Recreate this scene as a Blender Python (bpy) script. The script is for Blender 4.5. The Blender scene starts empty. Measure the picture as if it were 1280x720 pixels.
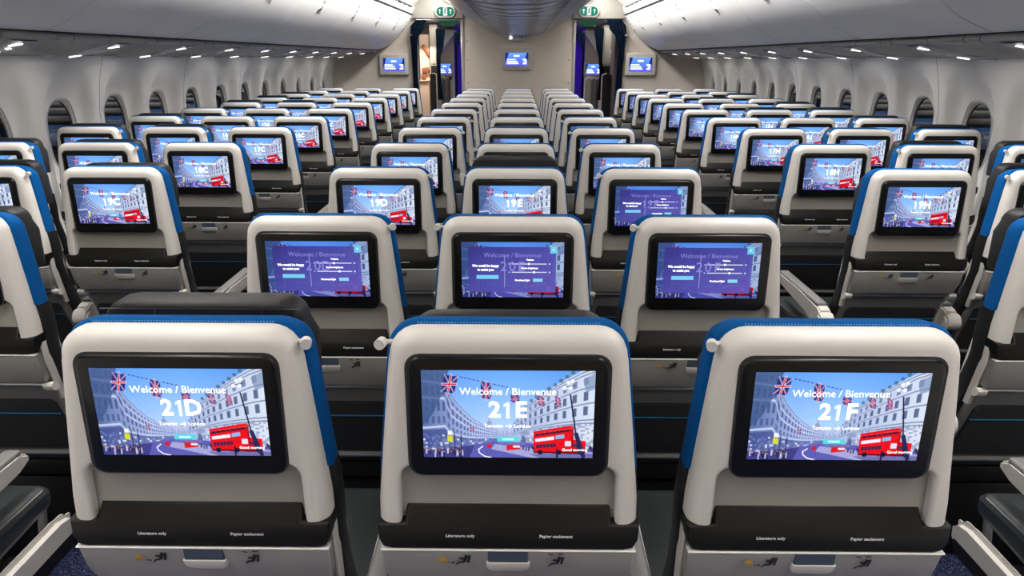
import bpy, bmesh, math, random
import numpy as np
from mathutils import Vector, Matrix, Euler

random.seed(7)
scn = bpy.context.scene
C = scn.collection
PI = math.pi

# ------------------------------------------------------------------ camera
HC = 1.55                      # camera height above the cabin floor
F_PX, PITCH, YAW, ROLL = 860.0, 0.3229, 0.0092, 0.0022
cam_d = bpy.data.cameras.new('camera')
cam = bpy.data.objects.new('camera', cam_d); C.objects.link(cam)
cam_d.sensor_fit = 'HORIZONTAL'; cam_d.sensor_width = 36.0
cam_d.lens = F_PX / 1280 * 36.0
cam_d.clip_start = 0.02
cam.matrix_world = (Matrix.Translation((0.0142, 0, HC)) @ Matrix.Rotation(YAW, 4, 'Z')
                    @ Matrix.Rotation(PI / 2 - PITCH, 4, 'X') @ Matrix.Rotation(ROLL, 4, 'Z'))
scn.camera = cam

# ------------------------------------------------------------------ world, lamps, exposure
w = bpy.data.worlds.new('night'); scn.world = w; w.use_nodes = True
w.node_tree.nodes['Background'].inputs[0].default_value = (0.012, 0.015, 0.022, 1)
w.node_tree.nodes['Background'].inputs[1].default_value = 1.0
scn.view_settings.view_transform = 'Standard'
scn.view_settings.look = 'None'
scn.view_settings.gamma = 1.0
scn.view_settings.use_curve_mapping = False
scn.view_settings.exposure = 0.24

def area(name, loc, rot, sx, sy, power, col=(1, 1, 1), spread=PI):
    l = bpy.data.lights.new(name, 'AREA'); l.shape = 'RECTANGLE'
    l.size, l.size_y, l.energy, l.color, l.spread = sx, sy, power, col, spread
    o = bpy.data.objects.new(name, l); C.objects.link(o)
    o.location = loc; o.rotation_euler = rot
    return o
Y_BULK = 10.75
Y_BACK = -3.2
YM, YL = (Y_BULK + Y_BACK) / 2, (Y_BULK - Y_BACK) - 0.3
for s in (-1, 1):      # light strips in the ceiling over the two aisles
    area('aisle_ceiling_lamp', (s * 1.06, YM, HC + 0.935), (0, -s * math.radians(6), 0), 0.14, YL, 100, (1.0, 0.975, 0.94), math.radians(120))
    # wash strips hidden in the cove on top of the centre bins, washing the window-side bins
    area('cove_lamp', (s * 1.03, YM, HC + 0.86), (0, -s * math.radians(62), 0), 0.10, YL, 118, (1.0, 0.98, 0.95), math.radians(130))

# ------------------------------------------------------------------ materials
def mat(name, col, rough=0.5, metal=0.0, noise=0.0, nscale=40, bump=0.0, spec=0.5, coat=0.0, sheen=0.0):
    m = bpy.data.materials.new(name); m.use_nodes = True
    nt = m.node_tree; b = nt.nodes['Principled BSDF']
    b.inputs['Base Color'].default_value = (*col, 1)
    b.inputs['Roughness'].default_value = rough
    b.inputs['Metallic'].default_value = metal
    b.inputs['Specular IOR Level'].default_value = spec
    b.inputs['Coat Weight'].default_value = coat
    b.inputs['Sheen Weight'].default_value = sheen
    if noise or bump:
        tc = nt.nodes.new('ShaderNodeTexCoord'); n = nt.nodes.new('ShaderNodeTexNoise')
        n.inputs['Scale'].default_value = nscale; n.inputs['Detail'].default_value = 3
        nt.links.new(tc.outputs['Object'], n.inputs['Vector'])
        if noise:
            r = nt.nodes.new('ShaderNodeMapRange')
            r.inputs['To Min'].default_value = 1 - noise; r.inputs['To Max'].default_value = 1 + noise
            nt.links.new(n.outputs['Fac'], r.inputs['Value'])
            mx = nt.nodes.new('ShaderNodeVectorMath'); mx.operation = 'SCALE'
            mx.inputs[0].default_value = col
            nt.links.new(r.outputs[0], mx.inputs['Scale'])
            nt.links.new(mx.outputs[0], b.inputs['Base Color'])
        if bump:
            bp = nt.nodes.new('ShaderNodeBump'); bp.inputs['Strength'].default_value = bump
            bp.inputs['Distance'].default_value = 0.002
            nt.links.new(n.outputs['Fac'], bp.inputs['Height'])
            nt.links.new(bp.outputs[0], b.inputs['Normal'])
    return m
def emat(name, col, strength=1.0):
    m = bpy.data.materials.new(name); m.use_nodes = True
    nt = m.node_tree; nt.nodes.clear()
    e = nt.nodes.new('ShaderNodeEmission'); o = nt.nodes.new('ShaderNodeOutputMaterial')
    e.inputs[0].default_value = (*col, 1); e.inputs[1].default_value = strength
    nt.links.new(e.outputs[0], o.inputs[0]); return m
def pic_mat(name, strength):
    m = emat(name, (1, 1, 1), strength); nt = m.node_tree
    a = nt.nodes.new('ShaderNodeAttribute'); a.attribute_name = 'picture'
    e = [n for n in nt.nodes if n.type == 'EMISSION'][0]
    nt.links.new(a.outputs['Color'], e.inputs[0]); return m

M = {}
M['shell'] = mat('shell_plastic', (0.56, 0.528, 0.485), 0.38, noise=0.03, nscale=6)
M['recess'] = mat('recess_shaded_plastic', (0.28, 0.26, 0.23), 0.45, noise=0.03, nscale=8)  # darkened shell colour standing in for the shade inside the recess
M['black'] = mat('black_plastic', (0.008, 0.0076, 0.007), 0.42, spec=0.18)
M['bezel'] = mat('screen_bezel', (0.005, 0.005, 0.005), 0.25, spec=0.3)
M['tray'] = mat('tray_plastic', (0.29, 0.28, 0.265), 0.36, metal=0.15, noise=0.04, nscale=10)
M['latch'] = mat('latch_slate', (0.05, 0.065, 0.09), 0.3)
M['blue'] = mat('blue_fabric', (0.0, 0.062, 0.215), 0.85, noise=0.12, nscale=300, bump=0.3, spec=0.1)
M['stitch'] = mat('stitch_thread', (0.05, 0.20, 0.45), 0.8)
M['leather'] = mat('black_leather', (0.012, 0.012, 0.0125), 0.45, noise=0.15, nscale=180, bump=0.35, spec=0.25)
M['seatleather'] = mat('cushion_leather', (0.020, 0.024, 0.025), 0.42, noise=0.15, nscale=160, bump=0.3)
M['darkcloth'] = mat('dark_pocket_cloth', (0.012, 0.012, 0.014), 0.8, noise=0.2, nscale=200)
M['blueline'] = mat('blue_piping', (0.02, 0.20, 0.42), 0.5)
M['greyshroud'] = mat('grey_shroud', (0.16, 0.155, 0.15), 0.42)
M['steel'] = mat('brushed_steel', (0.45, 0.45, 0.46), 0.35, metal=0.9)
M['ink'] = mat('black_ink', (0.01, 0.01, 0.01), 0.5)
M['amber'] = mat('amber_ink', (0.45, 0.26, 0.03), 0.5)
M['whiteink'] = mat('white_ink', (0.8, 0.8, 0.8), 0.5)
M['wall'] = mat('sidewall_plastic', (0.80, 0.78, 0.745), 0.42, noise=0.02, nscale=3)
M['rail'] = mat('rail_plastic', (0.36, 0.355, 0.34), 0.4)
M['wframe'] = mat('window_bezel', (0.42, 0.41, 0.42), 0.35)
M['seam'] = mat('dark_seam', (0.02, 0.02, 0.02), 0.6)
M['pane'] = mat('dimmed_window_pane', (0.008, 0.009, 0.011), 0.04, spec=0.5, coat=0.15)
M['bin'] = mat('bin_plastic', (0.88, 0.87, 0.845), 0.40, noise=0.03, nscale=4)
M['cbin'] = mat('centre_bin_shaded_plastic', (0.30, 0.30, 0.305), 0.35, noise=0.03, nscale=4)  # bin plastic greyed so its colour carries the shade under the centre bins
M['psu'] = mat('service_panel_plastic', (0.12, 0.12, 0.125), 0.36)
M['cpsu'] = mat('centre_panel_plastic', (0.26, 0.27, 0.31), 0.25)
M['ceil'] = mat('ceiling_plastic', (0.66, 0.64, 0.60), 0.5)
M['header'] = mat('header_plastic', (0.50, 0.475, 0.42), 0.5)
M['taupe'] = mat('bulkhead_laminate', (0.62, 0.55, 0.47), 0.55, noise=0.05, nscale=12)
M['edge'] = mat('bulkhead_edge', (0.42, 0.39, 0.35), 0.4)
M['monframe'] = mat('monitor_frame', (0.50, 0.47, 0.42), 0.45)
M['navy'] = mat('navy_curtain', (0.003, 0.011, 0.028), 0.9, spec=0.1, noise=0.15, nscale=80)
M['wood'] = mat('dark_wood_panel', (0.11, 0.085, 0.07), 0.45, noise=0.2, nscale=15)
M['green'] = emat('exit_green', (0.02, 0.24, 0.15), 0.95)
M['green2'] = emat('exit_green_dim', (0.02, 0.10, 0.05), 0.6)
M['exitwhite'] = emat('exit_white', (1, 1, 1), 0.85)
M['lamp'] = emat('reading_lamp_glow', (1, 0.99, 0.97), 1.6)
M['white'] = emat('screen_text_white', (1, 1, 1), 1.35)
M['cyan'] = emat('screen_cyan', (0.10, 0.62, 0.68), 1.1)
M['galley'] = mat('galley_laminate', (0.72, 0.55, 0.42), 0.4)
M['brown'] = mat('brown_carton', (0.22, 0.07, 0.03), 0.6)
M['maroon'] = mat('plum_panel', (0.10, 0.06, 0.32), 0.5)

def carpet():
    m = bpy.data.materials.new('speckled_carpet'); m.use_nodes = True
    nt = m.node_tree; b = nt.nodes['Principled BSDF']; b.inputs['Roughness'].default_value = 0.9
    tc = nt.nodes.new('ShaderNodeTexCoord')
    n1 = nt.nodes.new('ShaderNodeTexNoise'); n1.inputs['Scale'].default_value = 210; n1.inputs['Detail'].default_value = 2
    n2 = nt.nodes.new('ShaderNodeTexNoise'); n2.inputs['Scale'].default_value = 60; n2.inputs['Detail'].default_value = 3
    r = nt.nodes.new('ShaderNodeValToRGB'); cr = r.color_ramp
    cr.elements[0].position = 0.40; cr.elements[0].color = (0.006, 0.010, 0.045, 1)
    cr.elements[1].position = 0.74; cr.elements[1].color = (0.62, 0.68, 0.82, 1)
    e = cr.elements.new(0.56); e.color = (0.012, 0.022, 0.10, 1)
    e = cr.elements.new(0.66); e.color = (0.16, 0.20, 0.34, 1)
    ad = nt.nodes.new('ShaderNodeMath'); ad.operation = 'MULTIPLY_ADD'
    ad.inputs[1].default_value = 0.3; 
    sb = nt.nodes.new('ShaderNodeMath'); sb.operation = 'SUBTRACT'; sb.inputs[1].default_value = 0.15
    nt.links.new(tc.outputs['Object'], n1.inputs['Vector']); nt.links.new(tc.outputs['Object'], n2.inputs['Vector'])
    nt.links.new(n2.outputs['Fac'], ad.inputs[0]); nt.links.new(n1.outputs['Fac'], ad.inputs[2])
    nt.links.new(ad.outputs[0], sb.inputs[0]); nt.links.new(sb.outputs[0], r.inputs[0])
    nt.links.new(r.outputs[0], b.inputs['Base Color'])
    return m
M['carpet'] = carpet()

# ------------------------------------------------------------------ mesh helpers
def finish(name, bm, m, smooth=35):
    me = bpy.data.meshes.new(name); bm.to_mesh(me); bm.free()
    if m is not None: me.materials.append(m)
    if smooth:
        for p in me.polygons: p.use_smooth = True
        me.set_sharp_from_angle(angle=math.radians(smooth))
    return me
def link(name, me, parent=None, loc=None):
    o = bpy.data.objects.new(name, me); C.objects.link(o)
    if parent is not None: o.parent = parent
    if loc is not None: o.location = loc
    return o
def obj(name, bm, m, parent=None, loc=None, smooth=35):
    return link(name, finish(name, bm, m, smooth), parent, loc)
def thing(name, label, cat, loc=(0, 0, 0), group=None):
    o = bpy.data.objects.new(name, None); C.objects.link(o); o.location = loc
    o.empty_display_size = 0.05
    o['label'] = label; o['category'] = cat
    if group: o['group'] = group
    return o
def tag(o, label, cat, group=None):
    o['label'] = label; o['category'] = cat
    if group: o['group'] = group
    return o
def struct(o):
    o['kind'] = 'structure'; return o

def box(bm, x0, x1, y0, y1, z0, z1, bev=0.0, seg=2):
    r = bmesh.ops.create_cube(bm, size=1)
    vs = r['verts']
    for v in vs:
        v.co = Vector(((x0 + x1) / 2 + v.co.x * (x1 - x0), (y0 + y1) / 2 + v.co.y * (y1 - y0), (z0 + z1) / 2 + v.co.z * (z1 - z0)))
    if bev:
        es = list({e for v in vs for e in v.link_edges})
        bmesh.ops.bevel(bm, geom=es, offset=bev, segments=seg, affect='EDGES', profile=0.5)
    return bm
def nb(*a, **k):
    return box(bmesh.new(), *a, **k)
def tube(bm, p, q, r, n=10, r2=None):
    p, q = Vector(p), Vector(q); d = q - p
    mt = Matrix.Translation((p + q) / 2) @ d.to_track_quat('Z', 'Y').to_matrix().to_4x4()
    bmesh.ops.create_cone(bm, cap_ends=True, segments=n, radius1=r, radius2=r if r2 is None else r2, depth=d.length, matrix=mt)
    return bm
def arc(cx, cz, r, a0, a1, n=5):
    return [(cx + r * math.cos(math.radians(a0 + (a1 - a0) * i / n)), cz + r * math.sin(math.radians(a0 + (a1 - a0) * i / n))) for i in range(n + 1)]
def rrect(x0, x1, z0, z1, r, n=5):
    return (arc(x1 - r, z1 - r, r, 0, 90, n) + arc(x0 + r, z1 - r, r, 90, 180, n)
            + arc(x0 + r, z0 + r, r, 180, 270, n) + arc(x1 - r, z0 + r, r, 270, 360, n))
def slab(pts, y0, y1, bevf=0.0, seg=3, sel=None, bm=None, bevb=0.0):
    """outline in (x,z), front at y0 (towards the camera), back at y1"""
    bm = bm or bmesh.new()
    fr = [bm.verts.new((x, y0, z)) for x, z in pts]
    bk = [bm.verts.new((x, y1, z)) for x, z in pts]
    n = len(pts); fe = []
    f = bm.faces.new(fr); g = bm.faces.new(bk[::-1])
    for i in range(n):
        j = (i + 1) % n
        bm.faces.new((fr[j], fr[i], bk[i], bk[j]))
    bmesh.ops.recalc_face_normals(bm, faces=bm.faces[:])
    if bevf:
        groups = {}
        for i in range(n):
            j = (i + 1) % n
            o = bevf if sel is None else sel(pts[i], pts[j])
            if o: groups.setdefault(o, []).append(bm.edges.get((fr[i], fr[j])))
        for o, es in groups.items():
            es = [e for e in es if e and e.is_valid]
            bmesh.ops.bevel(bm, geom=es, offset=o, segments=seg, affect='EDGES', profile=0.5, clamp_overlap=True)
    if bevb:
        es = [bm.edges.get((bk[i], bk[(i + 1) % n])) for i in range(n)]
        bmesh.ops.bevel(bm, geom=[e for e in es if e], offset=bevb, segments=seg, affect='EDGES', profile=0.5, clamp_overlap=True)
    return bm
def extrude_profile(prof, y0, y1, closed=True, bm=None):
    """profile of (x,z) points run along y"""
    bm = bm or bmesh.new()
    a = [bm.verts.new((x, y0, z)) for x, z in prof]; b = [bm.verts.new((x, y1, z)) for x, z in prof]
    n = len(prof)
    for i in range(n if closed else n - 1):
        j = (i + 1) % n
        bm.faces.new((a[i], a[j], b[j], b[i]))
    if closed:
        bm.faces.new(a[::-1]); bm.faces.new(b)
    bmesh.ops.recalc_face_normals(bm, faces=bm.faces[:])
    return bm
_tc = {}
def text_bm(s, size, bold=0.0, res=2):
    """a text as a flat mesh centred on the origin, facing -y, in a bmesh"""
    key = (s, size, bold)
    if key not in _tc:
        cu = bpy.data.curves.new('txt', 'FONT'); cu.body = s; cu.size = size
        cu.align_x = 'CENTER'; cu.align_y = 'CENTER'; cu.resolution_u = res; cu.offset = bold
        o = bpy.data.objects.new('txt', cu)
        me = bpy.data.meshes.new_from_object(o)
        bpy.data.objects.remove(o); bpy.data.curves.remove(cu)
        me.transform(Matrix.Rotation(PI / 2, 4, 'X'))
        _tc[key] = me
    return _tc[key]
def add_text(bm, s, x, y, z, size, bold=0.0, sx=1.0):
    me = text_bm(s, size, bold)
    n0 = len(bm.verts); bm.from_mesh(me); bm.verts.ensure_lookup_table()
    for v in bm.verts[n0:]:
        v.co = Vector((v.co.x * sx + x, v.co.y + y, v.co.z + z))
    return bm
def place_mb(bm, mt):
    bmesh.ops.transform(bm, matrix=mt, verts=bm.verts[:]); return bm

# ------------------------------------------------------------------ pictures shown on the screens (flat colours per vertex)
class Canvas:
    def __init__(s, W, H):
        s.W, s.H = W, H; s.a = np.zeros((H, W, 3))
        s.u, s.v = np.meshgrid((np.arange(W) + .5) / W, (np.arange(H) + .5) / H)
    def poly(s, pts, col, alpha=1.0):
        m = np.zeros((s.H, s.W), bool); n = len(pts)
        for i in range(n):
            (x0, y0), (x1, y1) = pts[i], pts[(i + 1) % n]
            if y0 == y1: continue
            c = ((y0 > s.v) != (y1 > s.v)) & (s.u < (x1 - x0) * (s.v - y0) / (y1 - y0) + x0)
            m ^= c
        s.mask(m, col, alpha)
    def mask(s, m, col, alpha=1.0):
        col = np.array(col, float) / 255 if not callable(col) else col(s.u, s.v)[m] / 255
        s.a[m] = s.a[m] * (1 - alpha) + col * alpha
    def rect(s, x0, x1, y0, y1, col, alpha=1.0):
        s.mask((s.u >= x0) & (s.u < x1) & (s.v >= y0) & (s.v < y1), col, alpha)
    def disc(s, x, y, r, col, alpha=1.0):
        s.mask(((s.u - x) * 16 / 9) ** 2 + (s.v - y) ** 2 < r * r, col, alpha)
    def line(s, x0, y0, x1, y1, wd, col, alpha=1.0):
        A = 16 / 9; dx, dy = (x1 - x0) * A, y1 - y0; L = dx * dx + dy * dy + 1e-9
        px, py = (s.u - x0) * A, s.v - y0
        t = np.clip((px * dx + py * dy) / L, 0, 1)
        s.mask((px - t * dx) ** 2 + (py - t * dy) ** 2 < (wd / 2) ** 2, col, alpha)

def street():
    c = Canvas(640, 360); rs = np.random.RandomState(3)
    t = c.v[..., None]
    c.a = (np.array([92, 150, 228]) * (1 - t) + np.array([196, 214, 250]) * t) / 255
    c.a += 0.05 * np.exp(-((c.u - .5) ** 2 * 12))[..., None]
    # distant buildings at the end of the street
    c.poly([(.36, .63), (.41, .6), (.47, .64), (.52, .62), (.56, .64), (.57, .9), (.36, .9)], (176, 188, 222))
    for i in range(16): c.rect(.41 + i * .009, .414 + i * .009, .68 + .02 * (i % 3), .80, (110, 110, 160), .6)
    c.disc(.39, .60, .03, (150, 160, 190)); c.line(.39, .53, .39, .6, .008, (120, 130, 160))
    # crescent on the left: roofline and base as curves
    def roof(u): return .02 + .64 * np.clip((u - .10) / .33, 0, 1) ** .62 if False else np.interp(u, [0, .13, .165, .20, .25, .30, .35, .40, .44], [-.1, -.05, .26, .36, .47, .555, .61, .65, .68])
    def base(u): return np.interp(u, [0, .2, .3, .44], [.98, .90, .86, .80])
    R_, B_ = roof(c.u), base(c.u)
    k = (c.v - R_) / np.maximum(B_ - R_, 1e-3)
    inb = (c.u < .44) & (k > 0) & (k < 1)
    sh = np.clip(c.u / .3, 0, 1)[..., None]
    fac = (np.array([88, 108, 160]) * (1 - sh) + np.array([168, 182, 224]) * sh) / 255
    c.a[inb] = fac[inb]
    far = np.clip((.46 - c.u) / .36, .06, 1)
    s = np.log(np.clip(.50 - c.u, .03, 1)) * 13.0
    col = (np.modf(np.abs(s))[0] > .52)
    for k0, k1, al in ((.10, .17, .55), (.24, .34, .7), (.41, .52, .75), (.58, .66, .6)):
        c.mask(inb & (k > k0) & (k < k1) & col, (62, 74, 122), al)
    for k0 in (.03, .205, .375, .70): c.mask(inb & (np.abs(k - k0) < .012), (205, 214, 240), .8)
    c.mask(inb & (k < .022), (70, 84, 120), .9)
    c.mask(inb & (k > .73), (60, 70, 130), .65)
    nz = rs.rand(45, 80).repeat(8, 0).repeat(8, 1)
    c.mask(inb & (k > .76) & (nz > .55), (120, 135, 190), .7)
    c.mask(inb & (k > .76) & (nz > .90), (225, 225, 240), .8)
    c.poly([(0, 0), (.16, 0), (.145, .08), (.12, .26), (.06, .5), (0, .62)], (64, 86, 132), .75)
    nz2 = rs.rand(72, 128).repeat(5, 0).repeat(5, 1)
    c.mask((c.u < .13) & (c.v < .5 - c.u * 2) & (nz2 > .6), (84, 104, 150), .5)
    # block on the right
    R_ = np.interp(c.u, [.50, .56, .62, .70, .80, .92, 1.0], [.66, .52, .37, .26, .13, .0, -.06])
    B_ = np.interp(c.u, [.50, 1.0], [.80, .92]); k = (c.v - R_) / np.maximum(B_ - R_, 1e-3)
    inb = (c.u > .53) & (k > 0) & (k < 1)
    sh = np.clip((c.u - .55) / .45, 0, 1)[..., None]
    fac = (np.array([166, 180, 218]) * (1 - sh) + np.array([206, 216, 232]) * sh) / 255
    c.a[inb] = fac[inb]
    s = np.log(np.clip(c.u - .40, .02, 1)) * 8.0; col = (np.modf(np.abs(s))[0] > .60)
    for k0, k1, al in ((.10, .19, .6), (.27, .38, .8), (.45, .56, .8)):
        c.mask(inb & (k > k0) & (k < k1) & col, (64, 78, 112), al)
    for k0 in (.03, .07, .23, .42, .62, .66): c.mask(inb & (np.abs(k - k0) < .008), (100, 112, 142), .8)
    c.mask(inb & (k > .66) & (k < .99) & (nz > .5), (120, 130, 165), .6)
    c.mask(inb & (k > .7) & (nz > .86), (235, 235, 245), .8)
    c.poly([(.575, .9), (.575, .79), (.59, .74), (.605, .79), (.605, .9)], (70, 80, 130), .8)
    for i in range(9): c.disc(.60 + i * .034, .37 - i * .045 + .01, .018 + .008 * rs.rand(), (74, 96, 96), .7)
    c.poly([(.93, .1), (1, .02), (1, .2), (.95, .24)], (120, 140, 175), .7)
    # road
    c.poly([(0, .93), (.2, .88), (.44, .80), (.60, .82), (1, .90), (1, 1.01), (0, 1.01)], (92, 92, 172))
    c.poly([(.0, .93), (.22, .87), (.30, .86), (.27, 1.01), (0, 1.01)], (58, 58, 120), .8)
    c.poly([(.42, .84), (.66, .89), (1, .93), (1, 1.01), (.66, 1.01), (.40, .90)], (176, 176, 216), .8)
    pts = [(.35, .87), (.325, .905), (.33, .945), (.36, .985), (.40, 1.0)]
    for a, b in zip(pts, pts[1:]): c.line(*a, *b, .012, (240, 240, 250))
    # people and shop fronts
    for i in range(26):
        x = rs.rand() * .24; y = .88 + rs.rand() * .08
        c.line(x, y, x, y + .05, .014, [(40, 40, 70), (190, 190, 220), (70, 60, 110)][i % 3])
        c.disc(x, y - .012, .009, (150, 120, 120))
    c.rect(.142, .174, .745, .815, (206, 206, 50)); c.rect(.145, .172, .69, .735, (235, 235, 245)); c.line(.185, .7, .185, .98, .008, (40, 40, 70))
    c.rect(.22, .226, .74, 1, (40, 42, 80))
    # distant red buses
    c.poly([(.49, .85), (.57, .84), (.572, .90), (.49, .915)], (206, 34, 44)); c.rect(.53, .57, .855, .88, (220, 220, 235))
    c.rect(.375, .402, .84, .89, (196, 40, 60))
    # big red bus
    c.poly([(.648, .69), (.872, .615), (.88, .78), (.958, .80), (.955, .945), (.88, .95), (.65, .935)], (222, 24, 34))
    c.poly([(.655, .745), (.872, .685), (.872, .655), (.655, .718)], (110, 20, 40), .85)
    c.poly([(.66, .775), (.77, .745), (.77, .785), (.66, .812)], (232, 226, 240))
    c.poly([(.78, .735), (.83, .722), (.83, .765), (.78, .778)], (120, 180, 240))
    for i in range(6): c.poly([(.665 + i * .02, .845 - i * .003), (.682 + i * .02, .842 - i * .003), (.682 + i * .02, .885 - i * .003), (.665 + i * .02, .888 - i * .003)], (60, 40, 80))
    c.rect(.835, .87, .80, .86, (210, 215, 235)); c.rect(.885, .93, .83, .87, (70, 50, 90))
    c.poly([(.648, .715), (.872, .645), (.872, .66), (.648, .73)], (236, 60, 60))
    for i in range(7): c.poly([(.66 + i * .029, .745 - i * .0085), (.684 + i * .029, .738 - i * .0085), (.684 + i * .029, .712 - i * .0085), (.66 + i * .029, .719 - i * .0085)], (64, 30, 62), .9)
    c.poly([(.875, .62), (.885, .64), (.885, .94), (.875, .945)], (150, 12, 24), .9)
    c.rect(.89, .955, .875, .94, (170, 16, 30), .7)
    c.poly([(.65, .925), (.955, .935), (.955, .955), (.65, .945)], (60, 14, 30), .8)
    for x in (.69, .80, .93): c.disc(x, .935, .028, (30, 26, 44))
    c.poly([(.62, .955), (1, .95), (1, 1.01), (.70, 1.01)], (70, 68, 130), .55)
    for i in range(14):
        x = .58 + rs.rand() * .08 if i < 8 else .96 + rs.rand() * .04
        y = .855 + rs.rand() * .03; c.line(x, y, x, y + .035, .010, (44, 44, 76))
    c.poly([(.44, .80), (.60, .82), (.60, .85), (.44, .84)], (120, 124, 180), .6)
    c.line(.79, .99, .79, .90, .02, (30, 30, 60))
    # lamp post with globes
    c.line(.86, .27, .915, .92, .016, (34, 36, 60)); c.line(.90, .72, .945, .98, .045, (40, 44, 84))
    c.line(.83, .18, .88, .16, .008, (34, 36, 60))
    for x, y in ((.825, .19), (.845, .13), (.87, .115), (.86, .19)): c.disc(x, y, .022, (238, 240, 255), .9)
    # bunting line and flags
    c.line(.2, .06, .5, .19, .004, (60, 80, 140))
    for i in range(12): c.disc(.23 + i * .024, .075 + i * .010, .007, (40, 60, 120))
    for x, y, a, b, sk in ((.162, .155, .038, .105, .012), (.372, .225, .030, .10, .0), (.54, .315, .025, .055, .0), (.69, .34, .02, .065, -.004), (.79, .35, .015, .065, -.004), (.29, .67, .012, .035, 0)):
        q = [(x - a + sk, y - b), (x + a + sk, y - b + .02), (x + a - sk, y + b), (x - a - sk, y + b - .02)]
        keep = c.a.copy(); c.poly(q, (255, 0, 255)); m = np.abs(c.a - np.array([1, 0, 1])).sum(-1) < 1e-6; c.a = keep
        f = c.a.copy(); c.mask(m, (34, 50, 130))
        W_ = .55 * b / .1
        c.line(*q[0], *q[2], .020 * W_, (220, 220, 238)); c.line(*q[1], *q[3], .020 * W_, (220, 220, 238))
        c.line(*q[0], *q[2], .008 * W_, (196, 50, 70)); c.line(*q[1], *q[3], .008 * W_, (196, 50, 70))
        c.line(x + sk, y - b, x - sk, y + b, .040 * W_, (228, 228, 242)); c.line(x - a, y, x + a, y, .050 * W_, (228, 228, 242))
        c.line(x + sk, y - b, x - sk, y + b, .022 * W_, (196, 36, 56)); c.line(x - a, y, x + a, y, .028 * W_, (196, 36, 56))
        c.a = np.where(m[..., None], c.a, keep)
    c.rect(.436, .562, .752, .812, (90, 205, 218)); c.rect(.465, .535, .772, .795, (215, 245, 250), .9)
    c.a += (rs.rand(180, 320, 1).repeat(2, 0).repeat(2, 1) - .5) * .06 * np.clip((c.v[..., None] - .15) * 3, .15, 1.6)
    c.a = np.clip(.5 + (c.a - .5) * 1.03, 0, 1)
    c.a = np.clip(c.a, 0, 1)
    return c
def assist(base):
    c = Canvas(640, 360); c.a = base.a.copy()
    c.a = np.clip(c.a * np.array([.8, .85, .95]), 0, 1)
    P1 = (c.u > .065) & (c.u < .925) & (c.v > .085) & (c.v < .905)
    t = ((c.u + c.v) / 2)[..., None]
    ov = (np.array([52, 50, 128]) * (1 - t) + np.array([104, 98, 196]) * t) / 255
    c.a[P1] = (c.a * .07 + ov * .93)[P1]
    c.rect(.865, .93, .07, .20, (110, 205, 235)); c.rect(.89, .905, .12, .15, (230, 250, 255))
    c.rect(.419, .424, .24, .82, (200, 200, 240), .8)
    c.rect(.145, .362, .595, .665, (120, 208, 240))
    for y, kx in ((.39, .66), (.54, .71)):
        c.rect(.49, .835, y - .006, y + .006, (235, 235, 250)); c.disc(kx, y, .022, (255, 255, 255))
        c.disc(.465, y, .010, (225, 225, 245)); c.disc(.862, y, .013, (240, 240, 250))
    c.rect(.70, .795, .655, .715, (140, 215, 240))
    return c
def info():
    c = Canvas(160, 96); t = c.v[..., None]
    c.a = (np.array([88, 140, 235]) * (1 - t) + np.array([74, 78, 196]) * t) / 255
    c.poly([(0, 0), (.15, 0), (.05, .6), (0, .7)], (16, 34, 96)); c.poly([(.94, .0), (1, 0), (1, .6), (.86, .5)], (16, 34, 96))
    c.rect(.37, .62, .18, .30, (238, 244, 255)); 
    for y, a in ((.52, .45), (.67, .54), (.82, .58)):
        c.rect(.06, a, y - .045, y + .045, (230, 244, 255)); c.rect(.76 + (.06 if y == .67 else 0), .94, y - .05, y + .05, (240, 244, 255))
    return c
def picture_mesh(name, c, x0, x1, z0, z1, y, nx, ny, m):
    us = np.linspace(0, 1, nx + 1); vs = np.linspace(0, 1, ny + 1)
    fx, fy = c.W // nx, c.H // ny
    a = c.a
    # average around every vertex
    k = max(fx, 1)
    p = np.pad(a, ((k, k), (k, k), (0, 0)), 'edge')
    cs = np.cumsum(np.cumsum(np.pad(p, ((1, 0), (1, 0), (0, 0))), 0), 1)
    xi = np.clip((us * c.W).astype(int), 0, c.W) + k; yi = np.clip((vs * c.H).astype(int), 0, c.H) + k
    r = max(k // 2, 1)
    X0, X1 = (xi - r), np.minimum(xi + r, p.shape[1]); Y0, Y1 = (yi - r), np.minimum(yi + r, p.shape[0])
    S = cs[Y1][:, X1] - cs[Y0][:, X1] - cs[Y1][:, X0] + cs[Y0][:, X0]
    S /= ((X1 - X0)[None, :, None] * (Y1 - Y0)[:, None, None])
    lin = np.where(S <= .04045, S / 12.92, ((S + .055) / 1.055) ** 2.4)
    U, V = np.meshgrid(us, vs)
    co = np.stack([x0 + (x1 - x0) * U, np.full_like(U, y), z1 + (z0 - z1) * V], -1).reshape(-1, 3)
    idx = np.arange((nx + 1) * (ny + 1)).reshape(ny + 1, nx + 1)
    q = np.stack([idx[:-1, :-1], idx[1:, :-1], idx[1:, 1:], idx[:-1, 1:]], -1).reshape(-1, 4)
    me = bpy.data.meshes.new(name)
    me.vertices.add(len(co)); me.vertices.foreach_set('co', co.ravel())
    me.loops.add(q.size); me.loops.foreach_set('vertex_index', q.ravel().astype(np.int32))
    me.polygons.add(len(q)); me.polygons.foreach_set('loop_start', np.arange(0, q.size, 4, dtype=np.int32))
    me.update(calc_edges=True)
    at = me.color_attributes.new('picture', 'FLOAT_COLOR', 'POINT')
    at.data.foreach_set('color', np.concatenate([lin.reshape(-1, 3), np.ones((len(co), 1))], 1).astype(np.float32).ravel())
    me.materials.append(m)
    return me
M['pic'] = pic_mat('street_picture', 0.98)
M['pic2'] = pic_mat('settings_picture', 0.88)
M['pic3'] = pic_mat('information_picture', 1.4)
ST = street(); AS = assist(ST); INF = info()

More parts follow.
